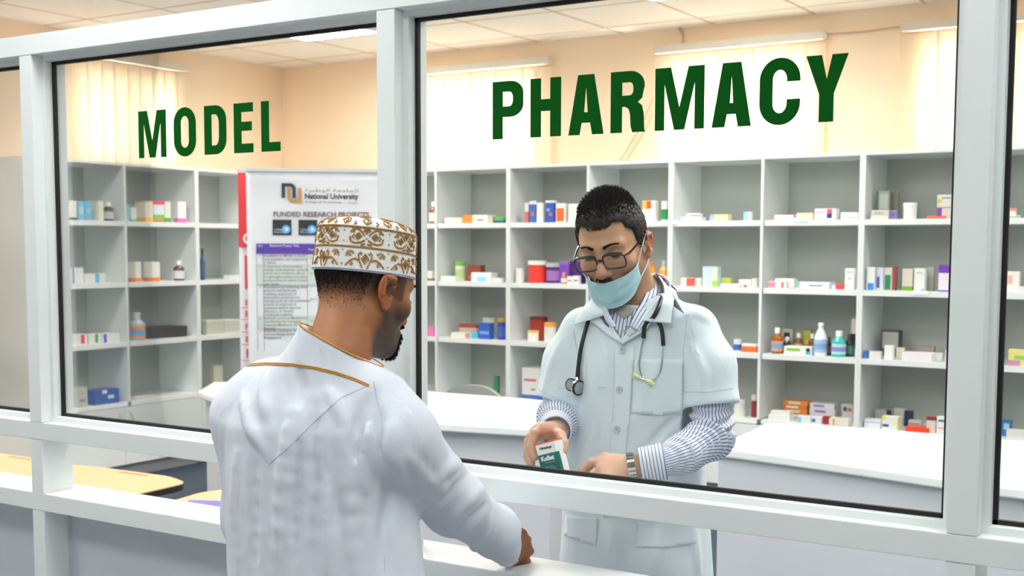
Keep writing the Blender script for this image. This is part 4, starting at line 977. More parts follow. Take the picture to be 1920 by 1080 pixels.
def stripe_mat(name, base, dark, freq, duty=.34):
    m = bpy.data.materials.new(name); m.use_nodes = True; nt = m.node_tree; N = nt.nodes; L = nt.links; b = N['Principled BSDF']
    a = N.new('ShaderNodeAttribute'); a.attribute_name = 'stripe'
    ml = N.new('ShaderNodeMath'); ml.operation = 'MULTIPLY'; ml.inputs[1].default_value = freq; L.new(a.outputs['Fac'], ml.inputs[0])
    fr = N.new('ShaderNodeMath'); fr.operation = 'FRACT'; L.new(ml.outputs[0], fr.inputs[0])
    gt = N.new('ShaderNodeMath'); gt.operation = 'LESS_THAN'; gt.inputs[1].default_value = duty; L.new(fr.outputs[0], gt.inputs[0])
    mx = N.new('ShaderNodeMix'); mx.data_type = 'RGBA'; mx.inputs[6].default_value = (*srgb(base), 1); mx.inputs[7].default_value = (*srgb(dark), 1)
    L.new(gt.outputs[0], mx.inputs[0]); L.new(mx.outputs[2], b.inputs['Base Color']); b.inputs['Roughness'].default_value = .8; b.inputs['Specular IOR Level'].default_value = .2
    return m

def head_frame(facing, pitch, roll=0.0):
    f = np.array([facing[0], facing[1], 0.0]); f /= np.linalg.norm(f); up = np.array([0, 0, 1.0])
    Fw = f*math.cos(pitch) - up*math.sin(pitch); U = f*math.sin(pitch) + up*math.cos(pitch); Lf = np.cross(U, Fw)
    if roll:
        c, s_ = math.cos(roll), math.sin(roll); Lf, U = Lf*c + U*s_, U*c - Lf*s_
    return np.stack([Lf, -Fw, U], 1)          # columns: local x (own left), local y (backwards), local z
def head_field(neck_to=(0, .05, -.17), beard=0.0, h=.0023):
    f = Field((-.098, -.135, -.185), (.098, .125, .13), h)
    f.ell((0, .008, .03), (.074, .097, .085))
    f.ell((0, -.022, -.03), (.059, .066, .083), .03)
    for s_ in (-1, 1):
        f.cap((s_*.050, .002, -.058), (s_*.016, -.068, -.098), .019, .017, .03)
        f.ell((s_*.043, -.056, -.028), (.022, .022, .022), .02)
        f.cap((s_*.012, -.087, .0175), (s_*.043, -.070, .018), .009, .008, .016)
    f.ell((0, -.079, -.099), (.021, .016, .016), .016)
    f.ell((0, -.076, -.07), (.029, .02, .024), .02)
    for s_ in (-1, 1):
        f.ell((s_*.031, -.090, -.001), (.018, .011, .0125), .014, True)
        f.ell((s_*.031, -.0705, -.002), (.0145, .0135, .0125), .004)
    f.cap((0, -.083, .006), (0, -.106, -.036), .0085, .0105, .012)
    f.ell((0, -.108, -.041), (.0125, .0115, .0105), .006)
    for s_ in (-1, 1): f.ell((s_*.0125, -.098, -.044), (.0075, .009, .008), .005)
    for s_ in (-1, 1): f.ell((s_*.0065, -.101, -.052), (.0035, .0045, .004), .002, True)
    f.cap((-.017, -.0915, -.067), (.017, -.0915, -.067), .0055, .0055, .004)
    f.cap((-.015, -.0905, -.0765), (.015, -.0905, -.0765), .006, .006, .004)
    f.cap((-.02, -.0985, -.0718), (.02, -.0985, -.0718), .0018, .0018, .003, True)
    # neck
    n = np.array(neck_to, float); f.cap((0, .02, -.045), n, .054, .056, .03)
    f.cap((0, -.022, -.105), n + np.array([0, -.03, 0]), .022, .03, .03)
    # ears
    for s_ in (-1, 1):
        R = np.array([[math.cos(.35*s_), -math.sin(.35*s_), 0], [math.sin(.35*s_), math.cos(.35*s_), 0], [0, 0, 1]])
        f.ell((s_*.081, .017, -.008), (.0055, .0185, .0285), .006, R=R)
        f.ell((s_*.078, .010, -.034), (.006, .010, .012), .006)
        f.ell((s_*.0855, .011, -.008), (.0045, .0105, .0165), .003, True, R=R)
        f.cap((s_*.0875, .031, .004), (s_*.085, .028, -.022), .0032, .003, .003)
        f.cap((s_*.0850, .004, .013), (s_*.0875, .028, .011), .003, .0033, .003)
        f.ell((s_*.079, .001, -.006), (.004, .005, .006), .004)
    return f
# ---------------------------------------------------------------- shared person pieces
def ss(a, b, x):
    t = np.clip((x - a)/(b - a), 0, 1); return t*t*(3 - 2*t)
def vnorm(P, Q):
    n = np.cross(P[Q[:, 2]] - P[Q[:, 0]], P[Q[:, 3]] - P[Q[:, 1]]); N = np.zeros_like(P)
    for i in range(4): np.add.at(N, Q[:, i], n)
    return N/(np.linalg.norm(N, axis=1)[:, None] + 1e-12)
def wob(P, seed=1, fr=(9, 9, 3)):
    r = np.random.RandomState(seed); o = np.zeros(len(P))
    for i in range(5):
        d = r.normal(size=3)*np.array(fr)*(1 + .5*i); o += np.sin(P@d + r.uniform(0, 6.28) + 1.5*np.sin(P@(d[[1, 2, 0]]*.4)))/(1 + .5*i)
    return o/3
SK = skin_mat('skin')
def lathe_ring(name, fn, n1, n2, m, parent, thick=.0012, attrs=None, closed=True):
    """surface from fn(u, v): u around 0..1, v across 0..1"""
    V = []; A = []
    for i in range(n1 + (0 if closed else 1)):
        for j in range(n2 + 1): V.append(fn(i/n1, j/n2))
    Q = []
    for i in range(n1):
        i2 = (i + 1) % n1 if closed else i + 1
        for j in range(n2): Q.append((i*(n2+1) + j, i2*(n2+1) + j, i2*(n2+1) + j + 1, i*(n2+1) + j + 1))
    at = None
    if attrs: at = {'stripe': [attrs(i/n1, j/n2) for i in range(n1 + (0 if closed else 1)) for j in range(n2 + 1)]}
    o = np_obj(name, np.array(V), np.array(Q), m, parent, at)
    md = o.modifiers.new('thick', 'SOLIDIFY'); md.thickness = thick; md.offset = 0
    return o
def drape(name, poly, surf, off, thick, m, parent, step=7, holes=None, stripe=None):
    """cloth panel laid over a body surface; poly is its outline as the photo shows it"""
    bm = bmesh.new(); pts = []
    n = len(poly)
    for i in range(n):
        a, b = poly[i], poly[(i+1) % n]; k = max(1, int(math.hypot(b[0]-a[0], b[1]-a[1])/step))
        for j in range(k): pts.append((a[0] + (b[0]-a[0])*j/k, a[1] + (b[1]-a[1])*j/k))
    vs_ = [bm.verts.new((x, y, 0)) for x, y in pts]; f = bm.faces.new(vs_)
    x0, x1 = min(q[0] for q in pts), max(q[0] for q in pts); y0, y1 = min(q[1] for q in pts), max(q[1] for q in pts)
    for k in range(1, int((x1 - x0)/step) + 1):
        bmesh.ops.bisect_plane(bm, geom=bm.verts[:] + bm.edges[:] + bm.faces[:], plane_co=(x0 + k*step, 0, 0), plane_no=(1, 0, 0))
    for k in range(1, int((y1 - y0)/step) + 1):
        bmesh.ops.bisect_plane(bm, geom=bm.verts[:] + bm.edges[:] + bm.faces[:], plane_co=(0, y0 + k*step, 0), plane_no=(0, 1, 0))
    bmesh.ops.triangulate(bm, faces=bm.faces)
    me = bpy.data.meshes.new(name); st = []
    for v in bm.verts:
        px, py = v.co.x, v.co.y; o_ = off(px, py) if callable(off) else off
        p, _ = surf.px(px, py, o_); v.co = p; st.append(stripe(px, py) if stripe else 0)
    bm.to_mesh(me); bm.free(); me.materials.append(m)
    if stripe: a = me.attributes.new('stripe', 'FLOAT', 'POINT'); a.data.foreach_set('value', st)
    me.polygons.foreach_set('use_smooth', [True]*len(me.polygons))
    o = bpy.data.objects.new(name, me); C.objects.link(o); o.parent = parent
    md = o.modifiers.new('thick', 'SOLIDIFY'); md.thickness = thick; md.offset = -1
    return o
def seam(name, pxs, surf, r, m, parent, off=.0005, n=10):
    pts = []
    for i in range(len(pxs) - 1):
        for j in range(n):
            t = j/n; pts.append(surf.px(pxs[i][0]*(1-t) + pxs[i+1][0]*t, pxs[i][1]*(1-t) + pxs[i+1][1]*t, off)[0])
    pts.append(surf.px(*pxs[-1], off)[0])
    return MB().tube(pts, r, 6).build(name, m, parent, smooth=True)
def person(name, loc, label):
    o = empty(name, loc, label=label, cat='person'); return o
def reparent(root):
    """children were modelled in room coordinates: keep them there under the root at the feet"""
    inv = Matrix.Translation(-root.location)
    for o in list(bpy.data.objects):
        if o.parent == root: o.matrix_parent_inverse = inv

# ================================================================ the customer
cust = person('person', (-1.56, -.40, 0), 'person seen from behind in a long white robe and gold embroidered white cap')
M_thobe = cloth_mat('white_robe_cloth', 'DCE0EA', .8); wrinkle(M_thobe, .3)
M_piping = mat('golden_piping', 'C08A3C', .6, var=.1, scale=300)
HS, HF, HP = 1.07, (.14, .99), math.radians(16)
Rc = head_frame(HF, HP); ear = onY(727, 541, -.36); hc = ear - Rc@(HS*np.array([-.082, .017, -.008]))
NK = np.array([-1.516, -.43, 1.475])
nk = Rc.T@((NK - hc)/HS)
hf = head_field(tuple(nk), h=.0025); hf_ = None
lo_ = (-.11, -.135, min(-.185, nk[2] - .06)); 
def head_field2(nk_, h=.0024):
    """grid deep enough for the whole neck"""
    global Field
    F0 = Field
    class Fx(F0):
        def __init__(s, lo, hi, h2): F0.__init__(s, (lo[0], lo[1], min(lo[2], nk_[2] - .07)), (hi[0], max(hi[1], nk_[1] + .08), hi[2]), h2)
    Field = Fx
    try: r = head_field(tuple(nk_), h=h)
    finally: Field = F0
    return r
f = head_field2(nk)
P, Q = f.mesh(); P = relax(P, Q, 1, .4)
base = np.array(srgb('9C6238')); dark = np.array(srgb('17110E')); red = np.array(srgb('8C4A3A'))
x, y, z = P.T; ax_ = np.abs(x); nz = wob(P, 3, (300, 300, 300))*.5
earm = (ax_ > .0765)*1.0*(y < .045)*(z > -.05)*(z < .03)
hairk = ss(-.052, -.004, z + .006*nz - .35*np.maximum(0, .05 - y)*(y < .05))*ss(.005, .022, y)*.93
sideb = ss(-.045, -.036, y)*ss(.004, -.006, y)*ss(-.03, -.01, z)*.75
jaw = np.clip(ss(-.005, -.05, z)*ss(.03, -.005, y)*ss(-.135, -.12, z)*(1 - .0), 0, 1)*.86
chin_ = ss(-.055, -.075, z)*ss(-.045, -.065, y)*ss(.035, .02, ax_)*.97
mous = ss(.006, .0, np.abs(z + .059 + .3*ax_*.3))*ss(-.075, -.085, y)*ss(.03, .022, ax_)*.95
k = np.clip(np.maximum.reduce([hairk, sideb, jaw*(ss(.036, .055, ax_) + ss(-.05, -.075, z)).clip(0, 1), chin_, mous])*(1 + .25*nz), 0, .97)*(1 - earm)
eyel = (np.abs(z + .006) < .0022)*(ax_ > .018)*(ax_ < .046)*(y < -.06)
k = np.maximum(k, eyel*.95)
col = base*(1 - k[:, None]) + dark*k[:, None]
lips = (np.abs(z + .072) < .010)*(ax_ < .024)*(y < -.088); col = np.where(lips[:, None], red, col)
col = np.where((earm > 0)[:, None], base*1.1*np.array([1.15, .95, .9]), col)
conc_shade = ss(.018, .007, np.hypot((y - .011), (z + .010)*.75))*(ax_ > .070)*(ax_ < .0875); col = col*(1 - .75*conc_shade[:, None])  # shade in the ear hollow, put into the skin colour
headP = hc + (P*HS)@Rc.T; headQ = Q; headC = col
# hands: right hand closed on the ledge
def hand(field, wrist, palm, knuckles, fingers, thumb, rp=.022, rf=(.0105, .0095, .0085), k=.012):
    for kn in knuckles: field.cap(wrist, kn, rp*1.05, rf[0]*1.25, k)
    for i in range(len(knuckles) - 1): field.cap(knuckles[i], knuckles[i+1], rf[0]*1.2, rf[0]*1.2, k)
    if palm is not None: field.ell(palm[0], palm[1], k)
    for fg in fingers:
        n = len(fg); rr = [rf[0] + (rf[2] - rf[0])*i/(n-1) for i in range(n)]
        for i in range(n - 1): field.cap(fg[i], fg[i+1], rr[i], rr[i+1], .0025 if i else .006)
    n = len(thumb); rr = [.0135, .0118, .0102, .0092][:n]
    for i in range(n - 1): field.cap(thumb[i], thumb[i+1], rr[i], rr[i+1], .003 if i else .01)
def q3(l): return [onY(*a) for a in l]
wr = onY(946, 1018, .02)
kn = q3([(976, 1003, .085), (983, 1024, .09), (979, 1043, .088), (966, 1058, .08)])
fg = [q3([(976, 1003, .085), (988, 1012, .105), (980, 1030, .128), (966, 1026, .12)]),
      q3([(983, 1024, .09), (993, 1033, .105), (980, 1046, .125), (968, 1041, .115)]),
      q3([(979, 1043, .088), (987, 1053, .1), (974, 1060, .118), (964, 1054, .108)]),
      q3([(966, 1058, .08), (973, 1068, .09), (962, 1072, .108), (954, 1064, .1)])]
th = q3([(948, 1000, .06), (962, 996, .10), (972, 1004, .13), (975, 1016, .14)])
hfld = Field((-1.56, -.02, .965), (-1.34, .22, 1.12), .0022)
hand(hfld, wr, None, kn, fg, th)
hfld.cap((-1.39, -.06, 1.075), wr, .032, .026, .01)
HP_, HQ_ = hfld.mesh(); HP_ = relax(HP_, HQ_, 1, .4)
# left arm, hidden in front of him, and the rest of the body under the robe
bf = Field((-2.0, -.75, 0), (-1.1, .12, 1.6), .011)
bf.loft([(.85, -1.565, -.42, .15, .10), (1.05, -1.565, -.42, .145, .10), (1.25, -1.57, -.42, .16, .10), (1.36, -1.56, -.42, .14, .08), (1.44, -1.535, -.425, .06, .055)])
for s_ in (-1, 1):
    bf.chain([(-1.56 + s_*.09, -.42, .88), (-1.56 + s_*.10, -.41, .48), (-1.56 + s_*.10, -.43, .08)], [.085, .055, .04], .03)
    bf.cap((-1.56 + s_*.10, -.45, .035), (-1.56 + s_*.12, -.28, .03), .035, .028, .02)
SH = {'r': [(-1.40, -.42, 1.345), (-1.402, -.2, 1.165), (-1.405, -.06, 1.075)], 'l': [(-1.72, -.42, 1.345), (-1.765, -.36, 1.12), (-1.80, -.1, 1.03)]}
for a in SH.values(): bf.chain([(-1.54, -.42, 1.40)] + a, [.035, .04, .036, .03], .02)
BP, BQ = bf.mesh()
lh = Field((-1.92, -.16, .96), (-1.7, .12, 1.1), .003)
L0 = np.array([-1.80, -.1, 1.03]); K = [L0 + np.array([.03 - .022*i, .085 - .004*i, -.012]) for i in range(4)]
hand(lh, L0, None, K, [[k_, k_ + np.array([0, .035, -.008]), k_ + np.array([0, .05, -.028]), k_ + np.array([0, .045, -.038])] for k_ in K], [L0 + np.array([.03, .02, 0]), L0 + np.array([.055, .05, -.008]), L0 + np.array([.06, .08, -.018])])
LP, LQ = lh.mesh()
AP, AQ = merge([(headP, headQ), (HP_, HQ_), (BP, BQ), (LP, LQ)])
AC = np.concatenate([headC, np.tile(base*np.array([.82, .8, .8]), (len(HP_), 1)), np.tile(base, (len(BP), 1)), np.tile(base, (len(LP), 1))])
np_obj('body', AP, AQ, SK, cust, col=AC)
# brows, beard volume
def tuft(name, cs, m, parent, T_, n=260, ln=.006, r=.0006, seed=1):
    rr = random.Random(seed); mb = MB()
    for (p, d) in cs: mb.tube([T_(p), T_([p[i] + d[i]*.5 for i in range(3)]), T_([p[i] + d[i] for i in range(3)])], [r, r*.8, r*.2], 4)
    return mb.build(name, m, parent)
M_hair = mat('black_hair', '15100D', .7, var=.3, scale=200, spec=.3)
hsurf = Surf(P, Q)
Tc = lambda p: hc + Rc@(np.array(p)*HS)
rr = random.Random(5); cs = []
for s_ in (-1, 1):
    for i in range(150):
        u = rr.random(); px_ = s_*(.014 + .036*u); p, n_ = hsurf.near((px_, -.1 + .5*max(0, u - .4)*.04, .017 + .006*math.sin(u*2.6) + rr.uniform(-.003, .003)))
        cs.append((p, n_*.0015 + np.array([s_*.006, 0, .0012])))
tuft('eyebrow', cs, M_hair, cust, Tc)
cs = []
for i in range(900):
    a = rr.uniform(-1, 1); z_ = rr.uniform(-.125, -.068); p, n_ = hsurf.near((a*.034, -.10, z_))
    cs.append((p - n_*.001, n_*rr.uniform(.004, .009) + np.array([0, .001, -.004])))
for i in range(300):
    a = rr.uniform(-1, 1); p, n_ = hsurf.near((a*.026, -.11, -.060 - abs(a)*.004 + rr.uniform(-.003, .003)))
    cs.append((p - n_*.001, n_*.003 + np.array([a*.004, 0, -.004])))
tuft('beard', cs, M_hair, cust, Tc, r=.0011)
cs = []
for s_ in (-1, 1):
    for i in range(16):
        p, n_ = hsurf.near((s_*(.019 + .027*i/15), -.09, -.006)); cs.append((p, n_*.006 + np.array([s_*.002, 0, -.005])))
tuft('eyelashes', cs, M_hair, cust, Tc, r=.0005)
# clipped hair below the cap: short stubble thinning towards the nape
cs = []
for i in range(8500):
    a = rr.uniform(-1.75, 1.75); z_ = rr.uniform(-.05, .055)
    q_ = (.085*math.sin(a), .008 + .105*math.cos(a), z_)
    if q_[1] < .012 or (abs(q_[0]) > .07 and q_[1] < .05 and z_ < .028): continue
    zc_ = -.045 + .9*max(0, .05 - q_[1])
    if z_ > .010 - .1*max(0, q_[1] - .05) or rr.random() > (z_ - zc_)/.05 + .1: continue
    p, n_ = hsurf.near(q_)
    cs.append((p - n_*.0008, n_*.0028 + np.array([0, 0, -.0022])))
tuft('hair', cs, M_hair, cust, Tc, r=.0008)

# ---- robe
RB = [(.07, -1.56, -.42, .27, .20), (.55, -1.56, -.42, .235, .17), (1.03, -1.556, -.42, .206, .145), (1.2, -1.57, -.42, .196, .137), (1.34, -1.562, -.425, .200, .128), (1.385, -1.555, -.428, .175, .112), (1.43, -1.545, -.43, .125, .092), (1.475, -1.526, -.432, .086, .077), (1.52, -1.516, -.434, .068, .067), (1.60, -1.510, -.43, .062, .062)]
def robe(fine, ridges=()):
    g = Field((-1.93, -.72, .06 if fine else .7), (-1.2, .12, 1.56), .0055 if fine else .009)
    g.loft(RB, 0, power=2.3)
    g.chain([(-1.55, -.43, 1.445), (-1.70, -.42, 1.392), (-1.752, -.42, 1.345), (-1.765, -.38, 1.13), (-1.80, -.15, 1.045)], [.055, .056, .064, .064, .05], .05)
    g.chain([(-1.52, -.43, 1.44), (-1.43, -.42, 1.395), (-1.383, -.415, 1.335), (-1.397, -.22, 1.175)], [.055, .054, .063, .060], .04)
    SE = tuple(onY(949, 1028, .03)); SM = (-1.405, -.06, 1.085); g.chain([(-1.397, -.22, 1.175), SM, SE], [.060, .050, .040], .03)
    if fine:
        n_ = np.array([.55, .8, .15]); n_ = n_/np.linalg.norm(n_)
        e_ = np.array(SE) + n_*.040; g.put(e_ - .1, e_ + .1, lambda x, y, z: -((x - SE[0])*n_[0] + (y - SE[1])*n_[1] + (z - SE[2])*n_[2] - .022), .003, True)
        g.cap(e_ - n_*.055, e_ + n_*.05, .032, .036, .004, True)       # sleeve mouth
        g.cap(np.array([-1.518, -.43, 1.47]), np.array([-1.503, -.41, 1.64]), .060, .062, .004, True); g.put((-1.64, -.55, 1.42), (-1.42, -.32, 1.56), lambda x, y, z: (1.507 - .42*(x + 1.527) - .32*(y + .43)) - z, .003, True)   # neck opening
    for pts, r, kk, sgn in ridges: g.chain(pts, r, kk, sgn < 0)
    return g
cP, cQ = robe(False).mesh(); cS = Surf(cP, cQ)
FD = .42; RK = .62
def rid(pxs, r, depth, sgn=1, k=.02, n=4):
    pts = []
    for i in range(len(pxs) - 1):
        for j in range(n):
            t = j/n; pts.append(cS.px(pxs[i][0]*(1-t) + pxs[i+1][0]*t, pxs[i][1]*(1-t) + pxs[i+1][1]*t, (-depth if sgn > 0 else depth)*FD)[0])
    pts.append(cS.px(*pxs[-1], (-depth if sgn > 0 else depth)*FD)[0]); m_ = len(pts)
    return (pts, [r*RK*(.4 + .6*math.sin(math.pi*min(1, (i + .6)/m_*1.0))) for i in range(m_)], k*.6, sgn)
RG = [rid([(704, 730), (700, 790), (706, 850)], .012, .002, -1, .014), rid([(690, 800), (676, 860), (684, 920)], .012, .004), rid([(560, 830), (556, 950), (550, 1075)], .014, .004, -1), rid([(612, 900), (618, 1000), (616, 1075)], .015, .006), rid([(760, 850), (800, 900), (850, 930)], .012, .005), rid([(545, 770), (530, 900), (515, 1075)], .022, .014), rid([(640, 790), (655, 900), (668, 1075)], .024, .017),
      rid([(590, 760), (592, 900), (588, 1075)], .018, .009, -1), rid([(480, 800), (478, 950), (476, 1075)], .016, .008, -1),
      rid([(728, 900), (722, 1000), (725, 1075)], .02, .012, -1), rid([(615, 730), (640, 770), (672, 850)], .015, .010),
      rid([(690, 745), (672, 800), (668, 860)], .012, .006, -1), rid([(452, 740), (470, 800), (500, 850)], .016, .010),
      rid([(716, 770), (712, 840), (735, 880)], .014, .003, -1, .015), rid([(742, 790), (735, 850), (760, 900)], .020, .013),
      rid([(790, 925), (838, 880), (868, 862)], .017, .011), rid([(800, 960), (845, 925), (880, 890)], .016, .009, -1),
      rid([(835, 985), (868, 945), (905, 915)], .018, .012), rid([(850, 1005), (885, 975), (912, 945)], .014, .007, -1),
      rid([(880, 1040), (905, 1000), (918, 970)], .014, .009), rid([(560, 690), (565, 720), (562, 760)], .012, .006, -1),
      rid([(500, 700), (492, 740), (498, 780)], .014, .009), rid([(445, 850), (440, 950), (448, 1070)], .018, .012)]
rP, rQ = robe(True, RG).mesh()
N_ = vnorm(rP, rQ); amp = .0028*ss(1.45, 1.25, rP[:, 2]) + .0008
rP = rP + N_*(wob(rP, 9, (22, 22, 5))*amp)[:, None]
rP = relax(rP, rQ, 1, .5)
np_obj('robe', rP, rQ, M_thobe, cust)
RS = Surf(rP, rQ)
for dy in (0, 3.2): seam('shoulder_piping', [(455, 684 + dy), (500, 681 + dy), (545, 682 + dy), (590, 688 + dy), (630, 698 + dy), (665, 710 + dy), (692, 722 + dy)], RS, .0016, M_piping, cust)
M_seam = mat('pale_seam_thread', 'C6CCDA', .8)
for pts in ([(692, 722), (640, 745), (590, 790), (545, 835), (505, 870), (470, 835), (448, 790)], [(700, 715), (715, 780), (722, 840)], [(722, 1078), (721, 1045)]):
    seam('stitching', pts, RS, .0007, M_seam, cust)
# collar edge with gold piping
cdir = np.array([.02, .05, 1.0]); cdir /= np.linalg.norm(cdir)
def collar(u, v, rad=0.0):
    a = u*2*math.pi; rx, ry = .066 + rad - .004*v, .066 + rad - .004*v
    c = np.array([-1.527, -.432, 1.492]) + cdir*(.030*v)
    return c + np.array([rx*math.cos(a), ry*math.sin(a), -.25*rx*math.cos(a) - .40*ry*math.sin(a)])
pts = []
for i in range(49):
    a = 2*math.pi*i/48; r_ = .066
    for _ in range(4):
        xx, yy = -1.516 + r_*math.cos(a), -.433 + r_*math.sin(a); zz = 1.507 - .42*(xx + 1.527) - .32*(yy + .43)
        r_ = float(np.interp(zz, [1.43, 1.475, 1.52, 1.60], [.10, .0815, .0675, .062]))
    pts.append((xx, yy, zz - .001))
MB().tube(pts, .0022, 6).build('collar_piping', M_piping, cust, smooth=True)

# ---- cap
M_cap = cloth_mat('white_cap_cotton', 'F1F1EE', .85, .5)
M_emb = mat('gold_embroidery', 'A87832', .6, var=.2, scale=200)
M_embb = mat('blue_grey_embroidery', '7A88A0', .7)
cap_o = empty('cap_frame_tmp'); bpy.data.objects.remove(cap_o)
tilt = math.radians(-9); Rt = np.array([[1, 0, 0], [0, math.cos(tilt), -math.sin(tilt)], [0, math.sin(tilt), math.cos(tilt)]])
CAPC = np.array([0, .004, .019])
def capP(a, v, off=0.0):
    """a: angle, v: height up the side; beyond .076 it runs in over the crown"""
    if v <= .076: sx_ = .0825 - .05*v*.9; sy_ = .1005 - .05*v*.9; z_ = v
    else:
        t = (v - .076)/.085; t = min(t, 1); sx_ = (.0791)*math.cos(t*math.pi/2)**.8 if t < 1 else 0; sy_ = (.0971)*math.cos(t*math.pi/2)**.8 if t < 1 else 0; z_ = .076 + .026*math.sin(t*math.pi/2)
    l = np.array([(sx_ + off)*math.sin(a), -(sy_ + off)*math.cos(a), z_ + (off if v > .08 else 0)])
    return Tc(CAPC + Rt@l)
V = []; Fq = []; nu = 72; vs_ = [0, .004, .02, .04, .06, .072, .077, .082] + [.076 + .085*t for t in (.15, .3, .45, .6, .75, .88, .96)]
for v in vs_:
    for i in range(nu): V.append(capP(i/nu*2*math.pi, v))
for j in range(len(vs_) - 1):
    for i in range(nu): Fq.append((j*nu + i, j*nu + (i+1) % nu, (j+1)*nu + (i+1) % nu, (j+1)*nu + i))
mb = MB().add(V, Fq); n0 = len(mb.v); mb.v.append(tuple(capP(0, .161))); base_ = (len(vs_) - 1)*nu
for i in range(nu): mb.f.append((base_ + i, base_ + (i+1) % nu, n0)); mb.mi.append(0)
capo = mb.build('embroidered_cap', M_cap, cust, smooth=True)
md = capo.modifiers.new('thick', 'SOLIDIFY'); md.thickness = .0025; md.offset = -1
emb = MB(); embb = MB()
def stitch(pts, w=.00115, m=None):
    w = w*1.25
    """pts: (arc length, height)"""
    (m or emb).tube([capP(s_/.092, v, .0010) for s_, v in pts], w, 5)
def spiral(cx, cy, r, a0, turns, flip=1, n=12, w=.001):
    stitch([(cx + flip*r*(1 - .8*i/n)*math.cos(a0 + turns*2*math.pi*i/n), cy + r*(1 - .8*i/n)*math.sin(a0 + turns*2*math.pi*i/n)) for i in range(n + 1)], w)
def dot(cx, cy, r=.0013, m=None): stitch([(cx - r, cy), (cx + r, cy)], .001, m)
def ring_(v, w, m=None): stitch([(2*math.pi*.092*i/90, v) for i in range(91)], w, m)
ring_(.0425, .0014); ring_(.0795, .0015); ring_(.0025, .0008, embb)
per = 2*math.pi*.092/7
for q in range(7):
    c0 = per*(q + .52)
    # lower band: diamond, two volutes, sprays
    for dm in (.0068, .0034): stitch([(c0, .022 + dm*1.3), (c0 + dm, .022), (c0, .022 - dm*1.3), (c0 - dm, .022), (c0, .022 + dm*1.3)], .001)
    dot(c0, .022, .0008, embb)
    for s_ in (-1, 1):
        stitch([(c0 + s_*.004, .006), (c0 + s_*.009, .017), (c0 + s_*.011, .024), (c0 + s_*.012, .030), (c0 + s_*.009, .034), (c0 + s_*.006, .031), (c0 + s_*.008, .029)], .0011)
        stitch([(c0 + s_*.011, .019), (c0 + s_*.018, .022), (c0 + s_*.026, .018), (c0 + s_*.034, .009)], .0013)
        spiral(c0 + s_*.024, .012, .0035, 1.2, .8, s_)
        for k_ in range(6):
            a = -.2 + k_*.55; stitch([(c0 + s_*(.027 + .0045*math.cos(a)), .028 + .0045*math.sin(a)), (c0 + s_*(.027 + .0085*math.cos(a)), .028 + .0085*math.sin(a))], .001)
        stitch([(c0 + s_*.025, .026), (c0 + s_*.029, .030)], .0016)
    dot(c0 + per/2, .012, .0012, embb); dot(c0 + per/2, .036, .001, embb)
    # upper band: cross of diamonds with volutes
    c1 = c0
    for ox, oy in ((-.015, .0), (.015, .0), (0, .011)):
        for dm in (.0062, .003): stitch([(c1 + ox, .061 + oy + dm), (c1 + ox + dm, .061 + oy), (c1 + ox, .061 + oy - dm), (c1 + ox - dm, .061 + oy), (c1 + ox, .061 + oy + dm)], .001)
        dot(c1 + ox, .061 + oy, .0007, embb)
    dot(c1, .058, .0015, embb)
    for s_ in (-1, 1):
        stitch([(c1 + s_*.004, .063), (c1 + s_*.010, .070), (c1 + s_*.017, .0745), (c1 + s_*.025, .073), (c1 + s_*.030, .067)], .0013)
        stitch([(c1 + s_*.003, .055), (c1 + s_*.010, .051), (c1 + s_*.020, .049), (c1 + s_*.028, .052), (c1 + s_*.030, .060)], .0013)
        stitch([(c1 + s_*.022, .064), (c1 + s_*.026, .060), (c1 + s_*.022, .056)], .001)
        spiral(c1 + s_*.024, .0685, .003, .5, .8, s_)
        stitch([(c1 + s_*.002, .049), (c1 + s_*.006, .047), (c1 + s_*.010, .0465)], .0013)
    dot(c1 + per/2, .070, .001, embb); dot(c1 + per/2, .052, .001, embb)
for q in range(40): dot(per*7/40*q, .0765, .0014, embb)
for q in range(14):
    c0 = 2*math.pi*.092/14*q
    stitch([(c0, .088), (c0 + .008, .098), (c0 + .006, .112), (c0 - .004, .116), (c0 - .008, .102), (c0, .088)], .001)
    stitch([(c0, .094), (c0 + .003, .104), (c0, .110)], .0009)
    stitch([(c0 + .018, .086), (c0 + .022, .092), (c0 + .018, .100)], .0011)
for q in range(8):
    c0 = 2*math.pi*.092/8*q; stitch([(c0, .122), (c0 + .02, .130), (c0 + .01, .142), (c0 - .02, .134), (c0, .122)], .001)
e1 = emb.build('embroidery', M_emb, capo); e2 = embb.build('embroidery', M_embb, capo)
reparent(cust)
# ================================================================ the pharmacist
pha = person('person', (-1.33, .45, 0), 'person in a white short-sleeved coat, glasses and lowered blue face mask behind the glass')
M_coat = cloth_mat('white_coat_cotton', 'E2EDF4', .8); wrinkle(M_coat, .22)
M_shirt = stripe_mat('striped_shirt_cloth', 'E4E8F4', '6A749E', 135, .28)
M_cuff = stripe_mat('striped_cuff_cloth', 'E8ECF6', '7680A8', 130, .26)
S2_, F2, P2_ = 1.02, (.165, -.985), math.radians(16)
R2 = head_frame(F2, P2_, math.radians(7)); h2 = onY(1125, 488, .32) - R2@(S2_*np.array([0, -.1, -.008]))
T2 = lambda p: h2 + R2@(np.array(p)*S2_)
N2 = np.array([-1.322, .462, 1.53]); nk2 = R2.T@((N2 - h2)/S2_)
f = head_field2(nk2); P, Q = f.mesh(); P = relax(P, Q, 1, .4)
x, y, z = P.T; ax_ = np.abs(x); nz = wob(P, 4, (300, 300, 300))*.5
base = np.array(srgb('CA9A78')); dark = np.array(srgb('2A1A14')); red = np.array(srgb('A05A4A'))
jaw = ss(-.02, -.05, z)*ss(.02, -.02, y)*.40
chin_ = ss(-.06, -.08, z)*ss(-.03, -.06, y)*.6
